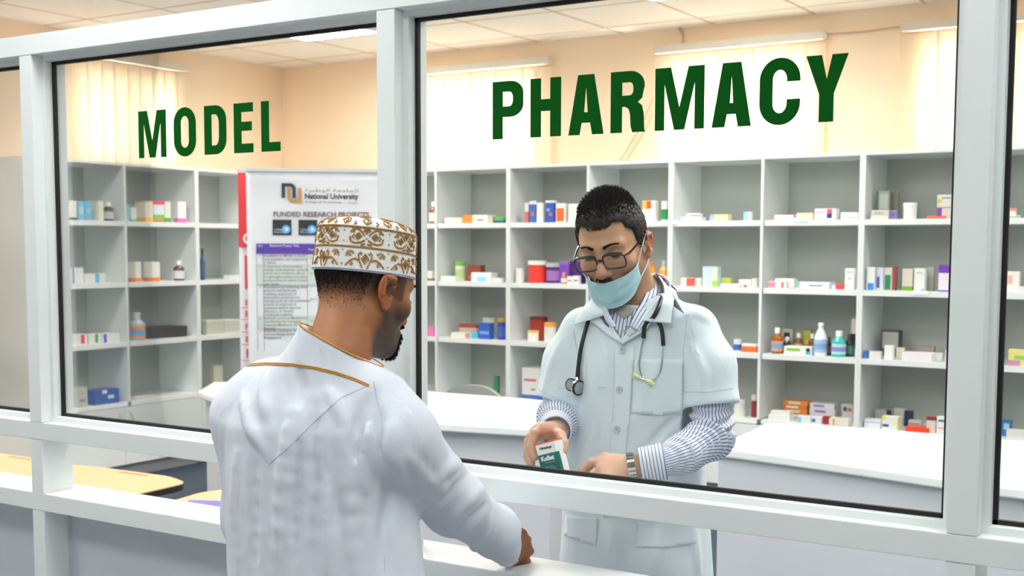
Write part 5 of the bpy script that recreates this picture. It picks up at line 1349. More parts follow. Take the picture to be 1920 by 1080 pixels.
mous = ss(.009, .002, np.abs(z + .0585 + .25*ax_))*ss(-.07, -.08, y)*ss(.034, .024, ax_)*.93
tmpl = ss(.005, .03, z)*ss(-.035, -.01, y)*.85
eyel = (np.abs(z + .0075 - .2*np.abs(ax_ - .031)) < .0022)*(ax_ > .017)*(ax_ < .046)*(y < -.06)*.9
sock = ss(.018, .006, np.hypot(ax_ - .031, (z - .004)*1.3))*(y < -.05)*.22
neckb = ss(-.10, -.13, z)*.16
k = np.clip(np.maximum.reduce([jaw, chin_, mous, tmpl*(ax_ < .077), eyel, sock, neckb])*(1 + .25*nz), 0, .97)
earm = (ax_ > .0775)*1.0*(y < .045)*(z > -.05)*(z < .03)
k = k*(1 - earm); col = base*(1 - k[:, None]) + dark*k[:, None]
rosy = (ss(.03, .01, np.hypot(ax_ - .045, z + .03))*(y < -.04)*.5 + ss(.02, .008, np.hypot(x, z + .042))*(y < -.09)*.5)[:, None]
col = col*(1 - rosy*.35) + np.array(srgb('C07860'))*rosy*.35
lips = (np.abs(z + .072) < .010)*(ax_ < .024)*(y < -.088); col = np.where(lips[:, None], red, col)
col = np.where((earm > 0)[:, None], np.array(srgb('C47E5E')), col)
hP2, hQ2, hC2 = h2 + (P*S2_)@R2.T, Q, col
hs2 = Surf(P, Q)
# right hand over the medicine box
rw = onY(1042, 806, .25)
kn = q3([(1022, 803, .175), (1013, 806, .19), (1007, 810, .205), (1003, 816, .22)])
fg = [q3([(1022, 803, .175), (1003, 811, .158), (995, 836, .148), (1003, 858, .146)]),
      q3([(1013, 806, .19), (995, 818, .178), (989, 845, .168), (997, 868, .160)]),
      q3([(1007, 810, .205), (991, 826, .198), (988, 855, .188), (996, 878, .178)]),
      q3([(1003, 816, .22), (992, 836, .216), (993, 864, .206), (1001, 884, .195)])]
th = q3([(1040, 810, .215), (1052, 816, .185), (1058, 832, .160), (1056, 846, .150)])
f1 = Field((-1.52, .1, 1.12), (-1.3, .30, 1.34), .002)
hand(f1, rw, None, kn, fg, th, rp=.019)
f1.cap(rw, onY(1043, 800, .29), .024, .029, .01)
f1P, f1Q = f1.mesh(); f1P = relax(f1P, f1Q, 1, .4)
# left hand, loosely closed, low behind the glass
lw = onY(1182, 875, .215)
kn = q3([(1128, 868, .19), (1131, 882, .175), (1136, 895, .165), (1142, 906, .16)])
fg = [q3([(1128, 866, .19), (1108, 868, .185), (1092, 882, .175), (1100, 894, .18)]),
      q3([(1131, 882, .175), (1112, 890, .165), (1101, 904, .16), (1112, 913, .17)]),
      q3([(1136, 895, .165), (1119, 904, .158), (1110, 918, .155), (1121, 926, .165)]),
      q3([(1142, 906, .16), (1128, 916, .155), (1120, 929, .155), (1130, 936, .165)])]
th = q3([(1158, 862, .21), (1135, 858, .22), (1112, 866, .225), (1096, 884, .215)])
f2 = Field((-1.40, .1, 1.06), (-1.16, .30, 1.30), .002)
hand(f2, lw, None, kn, fg, th, rp=.022)
f2.cap(lw, onY(1200, 873, .225), .0225, .025, .01)
f2P, f2Q = f2.mesh(); f2P = relax(f2P, f2Q, 1, .4)
bf = Field((-1.65, .15, 0), (-1.0, .72, 1.62), .011)
bf.loft([(.85, -1.33, .45, .14, .10), (1.05, -1.335, .45, .125, .09), (1.25, -1.335, .45, .125, .09), (1.42, -1.33, .45, .13, .08), (1.50, -1.32, .455, .06, .055)])
AR = {'r': [(-1.40, .452, 1.46), (-1.478, .45, 1.44), (-1.528, .42, 1.262), tuple(onY(1042, 803, .275))], 'l': [(-1.24, .452, 1.46), (-1.18, .45, 1.44), (-1.128, .42, 1.252), tuple(onY(1235, 867, .25))]}
for a in AR.values(): bf.chain(a, [.032, .036, .034, .026], .02)
for s_ in (-1, 1): bf.chain([(-1.33 + s_*.08, .45, .88), (-1.33 + s_*.09, .44, .48), (-1.33 + s_*.09, .46, .08)], [.08, .052, .038], .03)
b2P, b2Q = bf.mesh()
AP, AQ = merge([(hP2, hQ2), (f1P, f1Q), (f2P, f2Q), (b2P, b2Q)])
hc1 = np.array(srgb('D6AA90'))
AC = np.concatenate([hC2, np.tile(hc1, (len(f1P), 1)), np.tile(hc1, (len(f2P), 1)), np.tile(base, (len(b2P), 1))])
np_obj('body', AP, AQ, SK, pha, col=AC)
# trousers and shoes
tf = Field((-1.55, .2, 0), (-1.1, .75, 1.0), .01)
M_trs = cloth_mat('dark_trousers', '1E2026', .8)
tf.loft([(.84, -1.33, .45, .155, .115), (.98, -1.33, .45, .15, .11)], 0)
for s_ in (-1, 1): tf.chain([(-1.33 + s_*.08, .45, .86), (-1.33 + s_*.09, .44, .48), (-1.33 + s_*.09, .46, .07)], [.097, .072, .06], .03)
tp, tq = tf.mesh(); np_obj('trousers', tp, tq, M_trs, pha)
for s_ in (-1, 1):
    sh = Field((-1.5, .15, 0), (-1.15, .6, .13), .006); cx_ = -1.33 + s_*.09
    sh.cap((cx_, .48, .045), (cx_ + s_*.02, .31, .035), .045, .038, .01); sh.put((-1.6, .1, -.1), (-1, .7, .01), lambda x, y, z: z - .008 + 0*x + 0*y, .002, True)
    a, b_ = sh.mesh(); np_obj('shoe', a, b_, mat('black_leather', '14120F', .35), pha)
# ---- hair: cropped sides, spiky top
M_h2 = mat('dark_brown_hair', '1F1612', .6, var=.35, scale=250, spec=.35)
hf2 = Field((-.1, -.12, -.08), (.1, .13, .15), .0025)
hf2.ell((0, .010, .031), (.0775, .100, .0855))
hf2.ell((0, -.006, .046), (.064, .076, .064), .03); hf2.ell((-.022, -.062, .066), (.030, .022, .020), .02)
def hairline(x, y, z):
    ax = np.abs(x); zc = np.interp(y.ravel(), [-.12, -.075, -.06, -.035, -.022, -.005, .004, .02, .05, .12], [.064, .062, .055, .040, -.008, -.020, .02, .02, -.040, -.045])[None, :, None]
    zc = zc + np.where(y < -.05, -.35*(.03 - ax).clip(0, .03)*-1*0 + .55*(ax - .02).clip(0, .022)*1.0 - .35*(x + .03).clip(-.012, .0)*0, 0)
    return z - zc + 0*x
hf2.put((-.1, -.13, -.1), (.1, .14, .2), hairline, .004, True)
hp_, hq_ = hf2.mesh(); nn_ = vnorm(hp_, hq_); hp_ = hp_ + nn_*(wob(hp_, 6, (120, 120, 120))*.0016)[:, None]
hsu = Surf(hp_, hq_); rr = random.Random(11)
ho = np_obj('hair', h2 + (hp_*S2_)@R2.T, hq_, M_h2, pha)
cs = []
for i in range(3600):
    a = rr.uniform(-math.pi, math.pi); el = rr.uniform(.25, 1.5)
    q_ = np.array([.09*math.sin(a)*math.cos(el), .012 - .11*math.cos(a)*math.cos(el), .045 + .10*math.sin(el)])
    p, n_ = hsu.near(q_)
    if p[2] < .02: continue
    top_ = ss(.07, .12, p[2]); L_ = .003 + .016*top_*rr.uniform(.5, 1.2)
    if p[1] < -.06: L_ *= .8
    d = n_*.9 + np.array([rr.uniform(-.6, .6), -.35 + rr.uniform(-.4, .4), .45]); d = d/np.linalg.norm(d)*L_
    cs.append((p - n_*.001, d))
for i in range(1800):     # cropped sides and temples
    a = rr.uniform(-math.pi, math.pi); z_ = rr.uniform(-.03, .06); p, n_ = hsu.near((.085*math.sin(a), .012 + .1*math.cos(a), z_)); cs.append((p - n_*.0005, n_*.002 + np.array([0, 0, -.003])))
o = tuft('hair_spikes', cs, M_h2, ho, T2, r=.0013)
cs = []
for s_ in (-1, 1):
    for i in range(520):
        u = rr.random(); xx = s_*(.011 + .040*u); zz = .017 + .008*math.sin(u*2.4) + rr.uniform(-.004, .004)*(1 - .4*u); p, n_ = hs2.near((xx, -.1, zz))
        cs.append((p, n_*.0015 + np.array([s_*.006, 0, .001])))
tuft('eyebrow', cs, M_h2, pha, T2, r=.0008)
cs = []
for i in range(900):
    a = rr.uniform(-1, 1); p, n_ = hs2.near((a*.031, -.11, -.0565 - abs(a)*.008 + rr.uniform(-.004, .004)))
    cs.append((p - n_*.0006, n_*.0025 + np.array([a*.004, 0, -.004])))
tuft('moustache', cs, M_h2, pha, T2, r=.0009)
cs = []
for s_ in (-1, 1):
    for i in range(18):
        p, n_ = hs2.near((s_*(.018 + .028*i/17), -.09, -.008)); cs.append((p, n_*.005 + np.array([s_*.001, 0, -.004])))
tuft('eyelashes', cs, M_h2, pha, T2, r=.0006)
# ---- glasses
M_frame = mat('dark_brown_acetate', '0C0807', .3, coat=.4)
gl = empty('glasses', tuple(T2((0, -.1, -.01)))); gl.parent = pha
def lensP(s_, a, off=0):
    e = 3.8; ca, sa = math.cos(a), math.sin(a); w_e, h_e = .0265 + off, .0175 + off
    X = w_e*math.copysign(abs(ca)**(2/e), ca); Z = h_e*math.copysign(abs(sa)**(2/e), sa) - (.002 if sa < 0 else 0)*0
    cx = s_*.0345; ytilt = -.103 + .10*(abs(cx + X*1.0) - .03)**2*6 + (-.18)*Z
    return T2((cx + X, ytilt, -.0135 + Z))
def add_g(mb, name, m):
    o = mb.build(name, m, None, smooth=True); o.parent = gl; o.matrix_parent_inverse = Matrix.Translation(-gl.location); return o
M_lens = M_glass
fr_ = MB()
for s_ in (-1, 1):
    pts = [lensP(s_, 2*math.pi*i/36) for i in range(37)]; fr_.tube(pts, [.0019 + .0018*max(0, math.sin(2*math.pi*i/36)) for i in range(37)], 6)
fr_.tube([T2((-.0085, -.1035, -.010)), T2((0, -.108, -.0065)), T2((.0085, -.1035, -.010))], .0024, 6)
add_g(fr_, 'frame', M_frame)
for s_ in (-1, 1):
    ps = [lensP(s_, 2*math.pi*i/24, -.001) for i in range(24)]
    add_g(MB().add(ps, [tuple(range(24))]), 'lens', M_lens)
    add_g(MB().tube([T2((s_*.061, -.096, -.004)), T2((s_*.068, -.085, -.002)), T2((s_*.0755, -.04, .006)), T2((s_*.0795, -.002, .012)), T2((s_*.083, .02, .010)), T2((s_*.082, .034, -.008))], [.0030, .0034, .0030, .0024, .0018, .0014], 6, flat=.7), 'temple', M_frame)
gl['kind'] = 'thing'; del gl['kind']
# ---- face mask worn under the nose
M_mask = mat('pale_blue_mask', 'A6D0D8', .7, var=.03, scale=60, bump=.2, bscale=600)
def maskp(u, v):
    ph = (u - .5)*2*1.28; t = abs(u - .5)*2
    zt = -.0665 + .030*t**1.5 - .003*math.sin(u*9); zb = -.124 + .048*t**2.2
    zz = zt*(1 - v) + zb*v
    R0 = .034 + .0
    o_ = Vector((0, -.02, zz)); d = Vector((math.sin(ph), -math.cos(ph), 0))
    # outermost hit of the face from outside
    h = hs2.t.ray_cast(o_ + d*.2, -d); r = .2 - h[3] if h[0] is not None and h[3] < .2 else .03
    ell_ = 1/math.sqrt((math.sin(ph)/.063)**2 + (math.cos(ph)/.074)**2)
    r = max(r, ell_*(1.0 - .06*v)) + .0045 + .0025*math.sin(v*math.pi)*(1 - t) + .0020*abs(math.sin(v*7.5))*(1 - t**3)
    r = min(r, .082)
    return T2(tuple(o_ + d*r))
mk = lathe_ring('face_mask', maskp, 40, 22, M_mask, pha, .0012, closed=False)
M_white = mat('white_elastic', 'EEF2F2', .7)
for vv in (0.0, 1.0):
    MB().tube([maskp(i/40, vv) for i in range(41)], .0014, 6).build('mask_edge', mat('mask_edge', 'C8E4EA', .7), mk, smooth=True)
for s_, uu in ((1, 1.0), (-1, 0.0)):
    A0, A1 = Vector(maskp(uu, .03)), Vector(maskp(uu, .97)); ear_ = [Vector(T2((s_*.0815, .004, .014))), Vector(T2((s_*.0845, .022, .016))), Vector(T2((s_*.085, .034, .0))), Vector(T2((s_*.083, .034, -.025)))]
    MB().tube([A0, A0*.5 + ear_[0]*.5 + Vector((.002*s_, -.004, 0))] + ear_ + [ear_[3]*.4 + A1*.6 + Vector((.004*s_, 0, 0)), A1], .0011, 6).build('ear_loop', M_white, mk, smooth=True)

# ---- coat
CT = [(.50, -1.33, .455, .215, .165), (.8, -1.33, .455, .200, .150), (1.0, -1.33, .452, .186, .134), (1.15, -1.337, .45, .176, .127), (1.30, -1.338, .45, .170, .120), (1.42, -1.333, .45, .160, .108), (1.485, -1.328, .452, .13, .09), (1.535, -1.322, .458, .088, .072), (1.585, -1.32, .465, .068, .062)]
SLR = [(-1.40, .452, 1.503), (-1.476, .45, 1.476), (-1.514, .44, 1.40), (-1.530, .43, 1.308)]
SLL = [(-1.24, .452, 1.508), (-1.184, .45, 1.490), (-1.142, .44, 1.41), (-1.126, .43, 1.322)]
def coat(fine, ridges=()):
    g = Field((-1.68, .17, .49 if fine else .8), (-.98, .75, 1.58), .005 if fine else .008)
    g.loft(CT, 0, power=2.2)
    g.chain(SLR, [.048, .050, .057, .063], .035); g.chain(SLL, [.048, .050, .058, .065], .035)
    for pts, r, kk, sgn in ridges: g.chain(pts, r, kk, sgn < 0)
    if fine:
        for s_, sl in ((0, SLR), (1, SLL)):
            d = np.array(sl[-1]) - np.array(sl[-2]); d = d/np.linalg.norm(d); e_ = np.array(sl[-1])
            nrm = d
            c0 = e_ + nrm*.004
            # cut the sleeve end flat and hollow it
            lo_b = e_ - .12; hi_b = e_ + .12; hi_b = hi_b.copy(); 
            if s_ == 0: hi_b[0] = -1.46
            else: lo_b[0] = -1.20
            g.put(lo_b, hi_b, lambda x, y, z, c0=c0, nrm=nrm: -((x - c0[0])*nrm[0] + (y - c0[1])*nrm[1] + (z - c0[2])*nrm[2]) + 9*np.maximum(0, np.sqrt(((x - c0[0])**2 + (y - c0[1])**2 + (z - c0[2])**2 - ((x - c0[0])*nrm[0] + (y - c0[1])*nrm[1] + (z - c0[2])*nrm[2])**2).clip(0)) - .068), .004, True)
            g.cap(e_ - nrm*.03, e_ + nrm*.06, .050, .056, .004, True)
        g.cap((-1.318, .452, 1.545), (-1.305, .42, 1.69), .052, .09, .008, True)
        g.chain([(-1.352, .295, .99), (-1.350, .29, .80), (-1.345, .28, .5)], [.002, .020, .04], .004, True)
    return g
cP, cQ = coat(False).mesh(); cS = Surf(cP, cQ)
RG = [rid([(1098, 640), (1110, 720), (1105, 800)], .012, .008), rid([(1082, 650), (1088, 720), (1086, 770)], .010, .003, -1, .012),
      rid([(1290, 640), (1280, 700), (1284, 745)], .010, .004, -1, .012), rid([(1270, 600), (1300, 585), (1330, 600)], .012, .008),
      rid([(1300, 650), (1320, 700), (1318, 742)], .012, .008), rid([(1050, 640), (1030, 690), (1018, 740)], .011, .007),
      rid([(1250, 800), (1220, 850), (1200, 900)], .016, .010), rid([(1110, 800), (1095, 850), (1085, 890)], .014, .009), rid([(1120, 790), (1112, 850), (1110, 890)], .010, .005, -1),
      rid([(1240, 980), (1235, 1030), (1230, 1079)], .016, .010), rid([(1300, 980), (1305, 1030), (1310, 1079)], .014, .008), rid([(1150, 980), (1145, 1030), (1140, 1079)], .012, .008),
      rid([(1130, 640), (1140, 690), (1138, 740)], .008, .005), rid([(1230, 690), (1200, 760), (1190, 800)], .010, .007), rid([(1270, 780), (1240, 810), (1215, 840)], .010, .005, -1)]
kP, kQ = coat(True, RG).mesh(); N_ = vnorm(kP, kQ); kP = kP + N_*(wob(kP, 21, (24, 24, 9))*.0016)[:, None]; kP = relax(kP, kQ, 2, .5)
np_obj('coat', kP, kQ, M_coat, pha); KS = Surf(kP, kQ)
# shirt sleeves with stripes running along the arm
def sleeve(pts, rs, seed, side):
    g = Field(np.min(pts, 0) - .09, np.max(pts, 0) + .09, .0035); g.chain(pts, rs, .02); p, q = g.mesh(); p = relax(p, q, 1, .5)
    def coords(P_):
        best = np.full(len(P_), 9.0); st = np.zeros(len(P_)); al = np.zeros(len(P_)); acc = 0
        for i in range(len(pts) - 1):
            a, b = np.array(pts[i]), np.array(pts[i+1]); ab = b - a; L = np.linalg.norm(ab); t = np.clip(((P_ - a)@ab)/L**2, 0, 1); c = a + t[:, None]*ab; d = P_ - c; dist = np.linalg.norm(d, axis=1)
            w = ab/L; u_ = np.array([side*1.0, .25, .6]); u_ = u_ - w*(u_@w); u_ /= np.linalg.norm(u_); v_ = np.cross(w, u_)
            an = np.arctan2(d@v_, d@u_); m_ = dist < best; best = np.where(m_, dist, best); st = np.where(m_, an, st); al = np.where(m_, acc + t*L, al); acc += L
        return st, al
    an, al = coords(p); n_ = vnorm(p, q)
    w = np.exp(-((al - .085)/.05)**2)*.0045 + np.exp(-((al - .16)/.08)**2)*.003 + .0008
    p = p + n_*(w*np.sin(al*2*math.pi/.026 + 1.3*np.sin(an*1.0 + seed) + 2.0*np.sin(an*2 + seed)))[:, None]
    return p, q, an, al
LW1 = onY(1042, 803, .262); LW2 = onY(1238, 866, .245)
s1 = sleeve([(-1.523, .435, 1.34), (-1.528, .42, 1.262), tuple(LW1 + np.array([-.02, .045, .004])), tuple(LW1)], [.045, .047, .040, .035], 1.0, -1)
s2 = sleeve([(-1.13, .435, 1.35), (-1.122, .42, 1.25), tuple(LW2 + np.array([.03, .05, .012])), tuple(LW2)], [.047, .048, .041, .035], 2.0, 1)
for p, q, an, al in (s1, s2):
    o = np_obj('shirt_sleeve', p, q, M_shirt, pha, {'stripe': (an + 4)*.045})
def cuff(c, d, r0, r1, L):
    d = d/np.linalg.norm(d); u_ = np.cross(d, [0, 0, 1.0]); u_ /= np.linalg.norm(u_); v_ = np.cross(u_, d)
    fn = lambda u, v: c + d*(L*v) + (u_*math.cos(u*6.2832) + v_*math.sin(u*6.2832)*1.05)*(r0 + (r1 - r0)*v)
    return lathe_ring('shirt_cuff', fn, 40, 8, M_cuff, pha, .003, attrs=lambda u, v: L*v + 1)
dd = rw - LW1; cuff(LW1 - dd/np.linalg.norm(dd)*.012, dd, .0385, .0355, .042)
dd2 = lw - LW2; cuff(LW2 + -dd2/np.linalg.norm(dd2)*.010, dd2, .0375, .0345, .055)
# watch
M_wsteel = mat('polished_steel', 'D8DADC', .18, metal=1, var=.05)
wt = empty('wrist_watch', tuple(lw)); wt.parent = pha
d = (LW2 - lw); d /= np.linalg.norm(d); lw = lw - d*.006; u_ = np.cross(d, [0, 0, 1.0]); u_ /= np.linalg.norm(u_); v_ = np.cross(u_, d); wc = lw + d*.009
for i in range(22):
    a = 2*math.pi*i/22; c = wc + (u_*math.cos(a) + v_*math.sin(a)*1.0)*.0312; T_ = -u_*math.sin(a) + v_*math.cos(a); N3 = u_*math.cos(a) + v_*math.sin(a)
    mb = MB()
    for dd_, ww in ((-.0055, .0024), (0, .0028), (.0055, .0024)):
        vs8 = [c + d*(dd_ + sx_*ww) + T_*(sy_*.0034) + N3*(sz_*.0014) for sz_ in (-1, 1) for sy_ in (-1, 1) for sx_ in (-1, 1)]
        mb.add(vs8, [(0, 2, 3, 1), (4, 5, 7, 6), (0, 1, 5, 4), (1, 3, 7, 5), (3, 2, 6, 7), (2, 0, 4, 6)])
    o = mb.build('link', M_wsteel, None); o.parent = wt; o.matrix_parent_inverse = Matrix.Translation(-wt.location)
a = 4.2; N3 = u_*math.cos(a) + v_*math.sin(a)
o = MB().tube([wc + N3*.030, wc + N3*.038], .0165, 24).build('watch_case', M_wsteel, None, smooth=True); o.parent = wt; o.matrix_parent_inverse = Matrix.Translation(-wt.location)
# ---- collar, lapels, pockets, buttons, seams
M_coat2 = M_coat
def lift(cx, cy, k0, k1, rad):
    return lambda px, py: k0 + (k1 - k0)*min(1, math.hypot(px - cx, py - cy)/rad)
drape('shirt_front', [(1131, 575), (1150, 582), (1172, 586), (1192, 582), (1206, 574), (1206, 590), (1190, 612), (1170, 645), (1152, 612), (1138, 590)], KS, .004, .001, M_shirt, pha, 5, stripe=lambda px, py: (px*.0011 + .0002*py))
drape('undershirt', [(1150, 560), (1195, 560), (1188, 590), (1172, 600), (1158, 590)], KS, .0055, .001, mat('grey_knit', 'A8A8A4', .9, bump=.5), pha, 5)
drape('lapel', [(1112, 575), (1128, 566), (1137, 583), (1150, 612), (1170, 641), (1166, 644), (1140, 627), (1122, 612), (1106, 600)], KS, .010, .0025, M_coat, pha, 5)
drape('lapel', [(1212, 570), (1222, 585), (1226, 604), (1210, 622), (1185, 638), (1169, 648), (1168, 641), (1185, 616), (1200, 592)], KS, .010, .0025, M_coat, pha, 5)
drape('collar_flap', [(1118, 548), (1104, 575), (1084, 612), (1100, 602), (1133, 598), (1136, 585), (1130, 565), (1124, 552)], KS, .0155, .0025, M_coat, pha, 5)
drape('collar_flap', [(1236, 543), (1222, 560), (1206, 585), (1200, 600), (1228, 606), (1265, 608), (1264, 575), (1262, 555), (1250, 545)], KS, .0155, .0025, M_coat, pha, 5)
# standing collars: shirt inside, coat outside
cn = np.array([-1.32, .462, 1.550]); cup = np.array([.01, -.03, 1.0])
def ringc(r0, r1, h0, h1, gap, dz):
    def fn(u, v):
        a = math.radians(-90 + gap) + u*math.radians(360 - 2*gap); back = .5 - .5*math.cos((u)*2*math.pi)
        r = r0 + (r1 - r0)*v; h = (h0 + (h1 - h0)*back)*v
        return cn + np.array([r*1.02*math.cos(a), r*.98*math.sin(a), dz + h - .028*(1 - back)]) + cup*0
    return fn
lathe_ring('shirt_collar', ringc(.064, .062, .048, .064, 68, .004), 44, 6, M_cuff, pha, .003, attrs=lambda u, v: v*.045 + 1, closed=False)
lathe_ring('coat_collar', ringc(.0935, .0765, .040, .056, 72, -.012), 44, 6, M_coat, pha, .003, closed=False)
def ribbon(name, A, B, m, thick, freq=None, off=.012):
    def pt(q): return np.array(onY(*q)) if q[2] is not None else KS.px(q[0], q[1], off)[0]
    a_, b_ = smooth_path([pt(q) for q in A], 6), smooth_path([pt(q) for q in B], 6)
    def fn(u, v):
        i = min(len(a_) - 1, int(round(u*(len(a_) - 1)))); bulge = .004*math.sin(v*math.pi)
        p = a_[i]*(1 - v) + b_[i]*v; d = CAM - p; return p + d/np.linalg.norm(d)*bulge
    return lathe_ring(name, fn, len(a_) - 1, 6, m, pha, thick, attrs=(lambda u, v: v*freq + 1) if freq else None, closed=False)
def smooth_path(pts, n=8):
    P_ = [np.array(p, float) for p in pts]; out = []
    for i in range(len(P_) - 1):
        p0, p1, p2, p3 = P_[max(i-1, 0)], P_[i], P_[i+1], P_[min(i+2, len(P_)-1)]
        for j in range(n):
            t = j/n; out.append(.5*((2*p1) + (-p0 + p2)*t + (2*p0 - 5*p1 + 4*p2 - p3)*t*t + (-p0 + 3*p1 - 3*p2 + p3)*t**3))
    out.append(P_[-1]); return out
ribbon('shirt_collar', [(1217, 512, .50), (1215, 535, .455), (1205, 562, .40), (1190, 588, .365), (1180, 610, .350)], [(1229, 514, .505), (1238, 540, .46), (1230, 572, .40), (1214, 598, .37), (1198, 620, .352)], M_cuff, .002, .030)
ribbon('coat_collar', [(1228, 513, .51), (1237, 540, .455), (1231, 566, .395), (1218, 592, None), (1203, 606, None)], [(1238, 520, .51), (1256, 545, .445), (1263, 566, .405), (1266, 588, None), (1264, 608, None)], M_coat, .003, off=.017)
ribbon('shirt_collar', [(1131, 556, .38), (1137, 575, .36), (1146, 596, .345), (1156, 612, .338)], [(1120, 552, .395), (1127, 575, .365), (1135, 598, .348), (1146, 614, .34)], M_cuff, .002, .030)
ribbon('coat_collar', [(1122, 550, .40), (1131, 572, .368), (1136, 588, .352), (1132, 599, None)], [(1112, 549, .42), (1104, 570, .40), (1093, 592, None), (1084, 613, None)], M_coat, .003, off=.017)
for pl_ in ([(1136, 590), (1131, 597), (1140, 612), (1147, 618), (1151, 606), (1144, 596)], [(1200, 585), (1190, 596), (1184, 610), (1192, 612), (1203, 600)]):
    drape('collar_point', pl_, KS, .0145, .001, cmat('4E5A94'), pha, 5)
drape('placket', [(1152, 655), (1190, 650), (1180, 800), (1168, 900), (1160, 970), (1132, 970), (1142, 880), (1150, 760)], KS, .0016, .0012, M_coat, pha, 8)
drape('chest_pocket', [(1190, 674), (1281, 673), (1281, 700), (1280, 772), (1235, 778), (1186, 774)], KS, .0028, .0014, M_coat, pha, 8)
drape('hip_pocket', [(1196, 975), (1300, 985), (1305, 1018), (1250, 1026), (1192, 1024)], KS, .0028, .0014, M_coat, pha, 8)
drape('hip_pocket', [(1062, 965), (1122, 972), (1118, 1022), (1090, 1014), (1060, 1004)], KS, .0028, .0014, M_coat, pha, 8)
M_cseam = mat('coat_seam', 'BCCCD8', .8)
for pts in ([(1076, 620), (1086, 680), (1087, 740)], [(1288, 600), (1281, 660), (1281, 740)], [(1265, 560), (1290, 556), (1322, 572)], [(999, 722), (1030, 742), (1086, 764)], [(1284, 735), (1330, 735), (1374, 728)]):
    seam('stitching', pts, KS, .0007, M_cseam, pha)
M_btn = mat('pearl_button', 'C2CFD6', .25)
for bx_, by_ in ((1168, 657), (1163, 731), (1158, 805)):
    p, n_ = KS.px(bx_, by_, .004); Z_ = Vector(n_); mt = Z_.to_track_quat('Z', 'Y').to_matrix().to_4x4(); mt.translation = Vector(p)
    o = MB().lathe([(.0076, -.002), (.0086, .001), (.0080, .0026), (.0058, .0018)], 24).build('button', M_btn, pha, smooth=True)
    o.matrix_local = mt; o['px'] = 1; del o['px']
    b2_ = MB()
    for i in range(4): b2_.lathe([(.0009, .0018), (.0009, .0023)], 8, (.0018*math.cos(i*math.pi/2 + .78), .0018*math.sin(i*math.pi/2 + .78), 0))
    b2_.build('button_hole', mat('thread_hole', '6E7A86', .7), o)
reparent(pha)
for o in list(bpy.data.objects):
    if o.parent == pha and o.type == 'EMPTY': pass

# ---------------------------------------------------------------- stethoscope hanging round his neck
st = empty('stethoscope', (-1.32, .45, 1.5), label='black stethoscope hanging around the neck of the person in the white coat', cat='stethoscope')
M_rub = mat('black_rubber_tube', '121416', .35, spec=.5)
def addp(mb, name, m):
    o = mb.build(name, m, None, smooth=True); o.parent = st; o.matrix_parent_inverse = Matrix.Translation(-st.location); return o
K_ = lambda px, py, off=.008: KS.px(px, py, off)[0]
def smooth_path(pts, n=8):
    P_ = [np.array(p, float) for p in pts]; out = []
    for i in range(len(P_) - 1):
        p0, p1, p2, p3 = P_[max(i-1, 0)], P_[i], P_[i+1], P_[min(i+2, len(P_)-1)]
        for j in range(n):
            t = j/n; out.append(.5*((2*p1) + (-p0 + p2)*t + (2*p0 - 5*p1 + 4*p2 - p3)*t*t + (-p0 + 3*p1 - 3*p2 + p3)*t**3))
    out.append(P_[-1]); return out
nb_ = [cn + np.array([.090*math.cos(a), .090*math.sin(a), .006 + .022*math.sin(a)]) for a in [math.radians(q) for q in (-18, 10, 35, 60, 90, 120, 150, 175, 200)]]
path = [K_(1227, 603, .024), onY(1233, 580, .372), onY(1241, 555, .415), onY(1240, 535, .455), onY(1230, 516, .50)] + nb_[3:7] + [onY(1112, 552, .44), onY(1112, 578, .392), K_(1106, 612, .010), K_(1095, 655), K_(1088, 700), K_(1086, 712)]
addp(MB().tube(smooth_path(path), .0052, 10), 'tube', M_rub)
addp(MB().tube(smooth_path([K_(1208, 636, .009), K_(1210, 616, .013), K_(1217, 606, .016), K_(1226, 602, .018), K_(1236, 608, .016), K_(1242, 622, .013), K_(1243, 650, .009)]), [.0050]*49, 10), 'yoke', M_rub)
addp(MB().tube(smooth_path([K_(1207, 636, .009), K_(1203, 660), K_(1200, 685), K_(1205, 705), K_(1217, 715), K_(1217, 716)]), .0022, 8), 'ear_tube', M_wsteel)
addp(MB().tube(smooth_path([K_(1243, 650, .009), K_(1242, 675), K_(1235, 700), K_(1222, 712, .010), K_(1208, 711, .012), K_(1200, 708, .012)]), .0022, 8), 'ear_tube', M_wsteel)
M_tip = mat('pale_yellow_ear_tip', 'E0E0A0', .5)
for a, b_ in (((1203, 709), (1190, 702)), ((1214, 714), (1222, 720))):
    addp(MB().tube([K_(*a, .012), K_((a[0]+b_[0])/2, (a[1]+b_[1])/2, .013), K_(*b_, .013)], [.003, .0058, .0045], 12), 'ear_tip', M_tip)
p0, n0_ = KS.px(1087, 724, .012)
vdir = np.array(CAM - p0); vdir /= np.linalg.norm(vdir); rt = np.cross([0, 0, 1.0], vdir); rt /= np.linalg.norm(rt)
dA = vdir*.80 - rt*.6; dB = vdir*.75 + rt*.66 - np.array([0, 0, .2])
cA = K_(1082, 722, .016); cB = K_(1093, 727, .014)
for c_, d_, r_ in ((cA, dA, .0145), (cB, dB, .0175)):
    d_ = d_/np.linalg.norm(d_)
    addp(MB().tube([c_ - d_*.004, c_ + d_*.004], r_, 28), 'chest_piece', M_wsteel)
    addp(MB().tube([c_ + d_*.0022, c_ + d_*.0062], r_*1.08, 28), 'rim', M_rub)
    addp(MB().tube([c_ + d_*.0045, c_ + d_*.0068], r_*.86, 28), 'diaphragm', mat('grey_diaphragm', 'B8BABC', .25, metal=.7))
addp(MB().tube([K_(1086, 710, .010), K_(1087, 722, .012)], .004, 8), 'stem', M_wsteel)

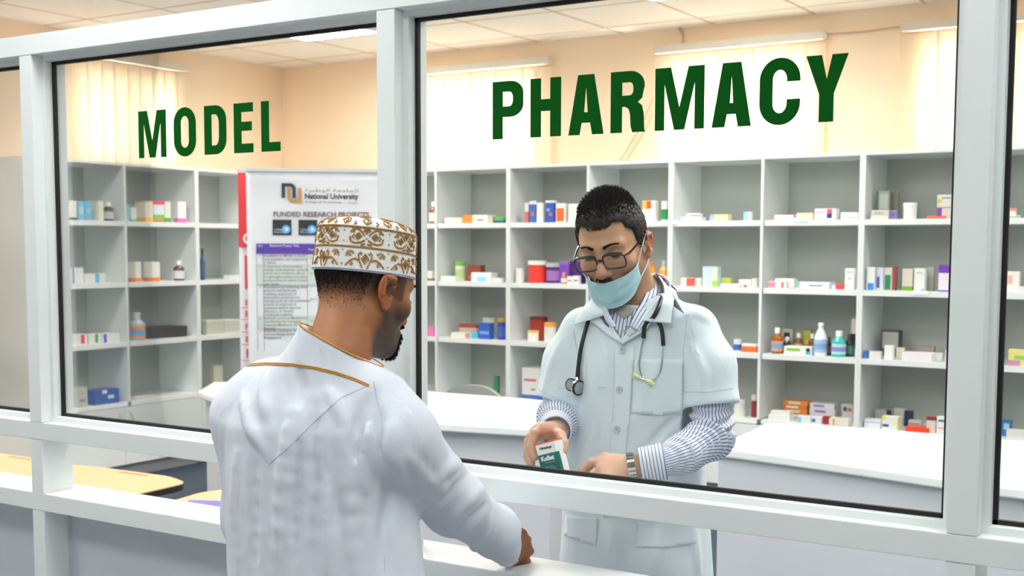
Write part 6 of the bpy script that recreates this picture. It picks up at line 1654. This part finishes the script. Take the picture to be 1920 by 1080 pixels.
# ---------------------------------------------------------------- the medicine box in his hand
tl, tr, bl = onY(1003.5, 833, .138), onY(1045, 822.5, .138), onY(1017, 888, .138)
ux = (tr - tl); wB = np.linalg.norm(ux); ux /= wB; uz = (tl - bl); uz = uz - ux*(uz@ux); uz /= np.linalg.norm(uz); uy = np.cross(uz, ux); hB = .078; dB_ = .026
# turn the box a little so that its right side shows
th_ = math.radians(-14); ux2 = ux*math.cos(th_) + uy*math.sin(th_)*-1*-1; ux2 /= np.linalg.norm(ux2); uy2 = np.cross(uz, ux2)
mt = Matrix(((ux2[0], uy2[0], uz[0], 0), (ux2[1], uy2[1], uz[1], 0), (ux2[2], uy2[2], uz[2], 0), (0, 0, 0, 1)))
org = tl - uz*hB + ux2*0
mt.translation = Vector(org + ux2*wB/2)
wB *= 1.03
kb = MB().box(-wB/2, wB/2, 0, dB_, 0, hB, b=.0006).build('medicine_box', cmat('F2F4F2'), None); kb.matrix_world = mt
tag(kb, 'small white and teal medicine box with orange top held behind the glass', 'medicine box')
M_teal = mat('print_teal', '0E6A6A', .4); M_or = mat('print_orange', 'F2622C', .4)
MB().box(-wB/2 - .0003, wB/2 + .0003, -.0004, dB_*.3, 0, hB*.66).build('printed_panel', M_teal, kb)
MB().box(-wB/2 - .0003, wB/2 + .0003, -.0004, dB_ + .0003, hB - .0032, hB + .0003).build('printed_band', M_or, kb)
text_mesh('printed_text', 'Himalaya', .0085, mat('print_dark_green', '2E3A34', .5), kb, (-wB*.32, -.0007, hB - .0155), width=wB*.62, bold=.0001)
text_mesh('printed_text', 'Koflet', .014, mat('print_white_text', 'F4F6F6', .5), kb, (-wB*.37, -.0007, hB*.66 - .0145), width=wB*.68, bold=.0006)
text_mesh('printed_text', 'LOZENGES', .004, mat('print_pale_teal', '8CC0C0', .5), kb, (-wB*.2, -.0007, hB*.66 - .021), width=wB*.5)
text_mesh('printed_text', 'soothing\ncough relief', .0045, mat('print_pale_teal', '8CC0C0', .5), kb, (-wB*.22, -.0007, hB*.66 - .030), width=wB*.5)
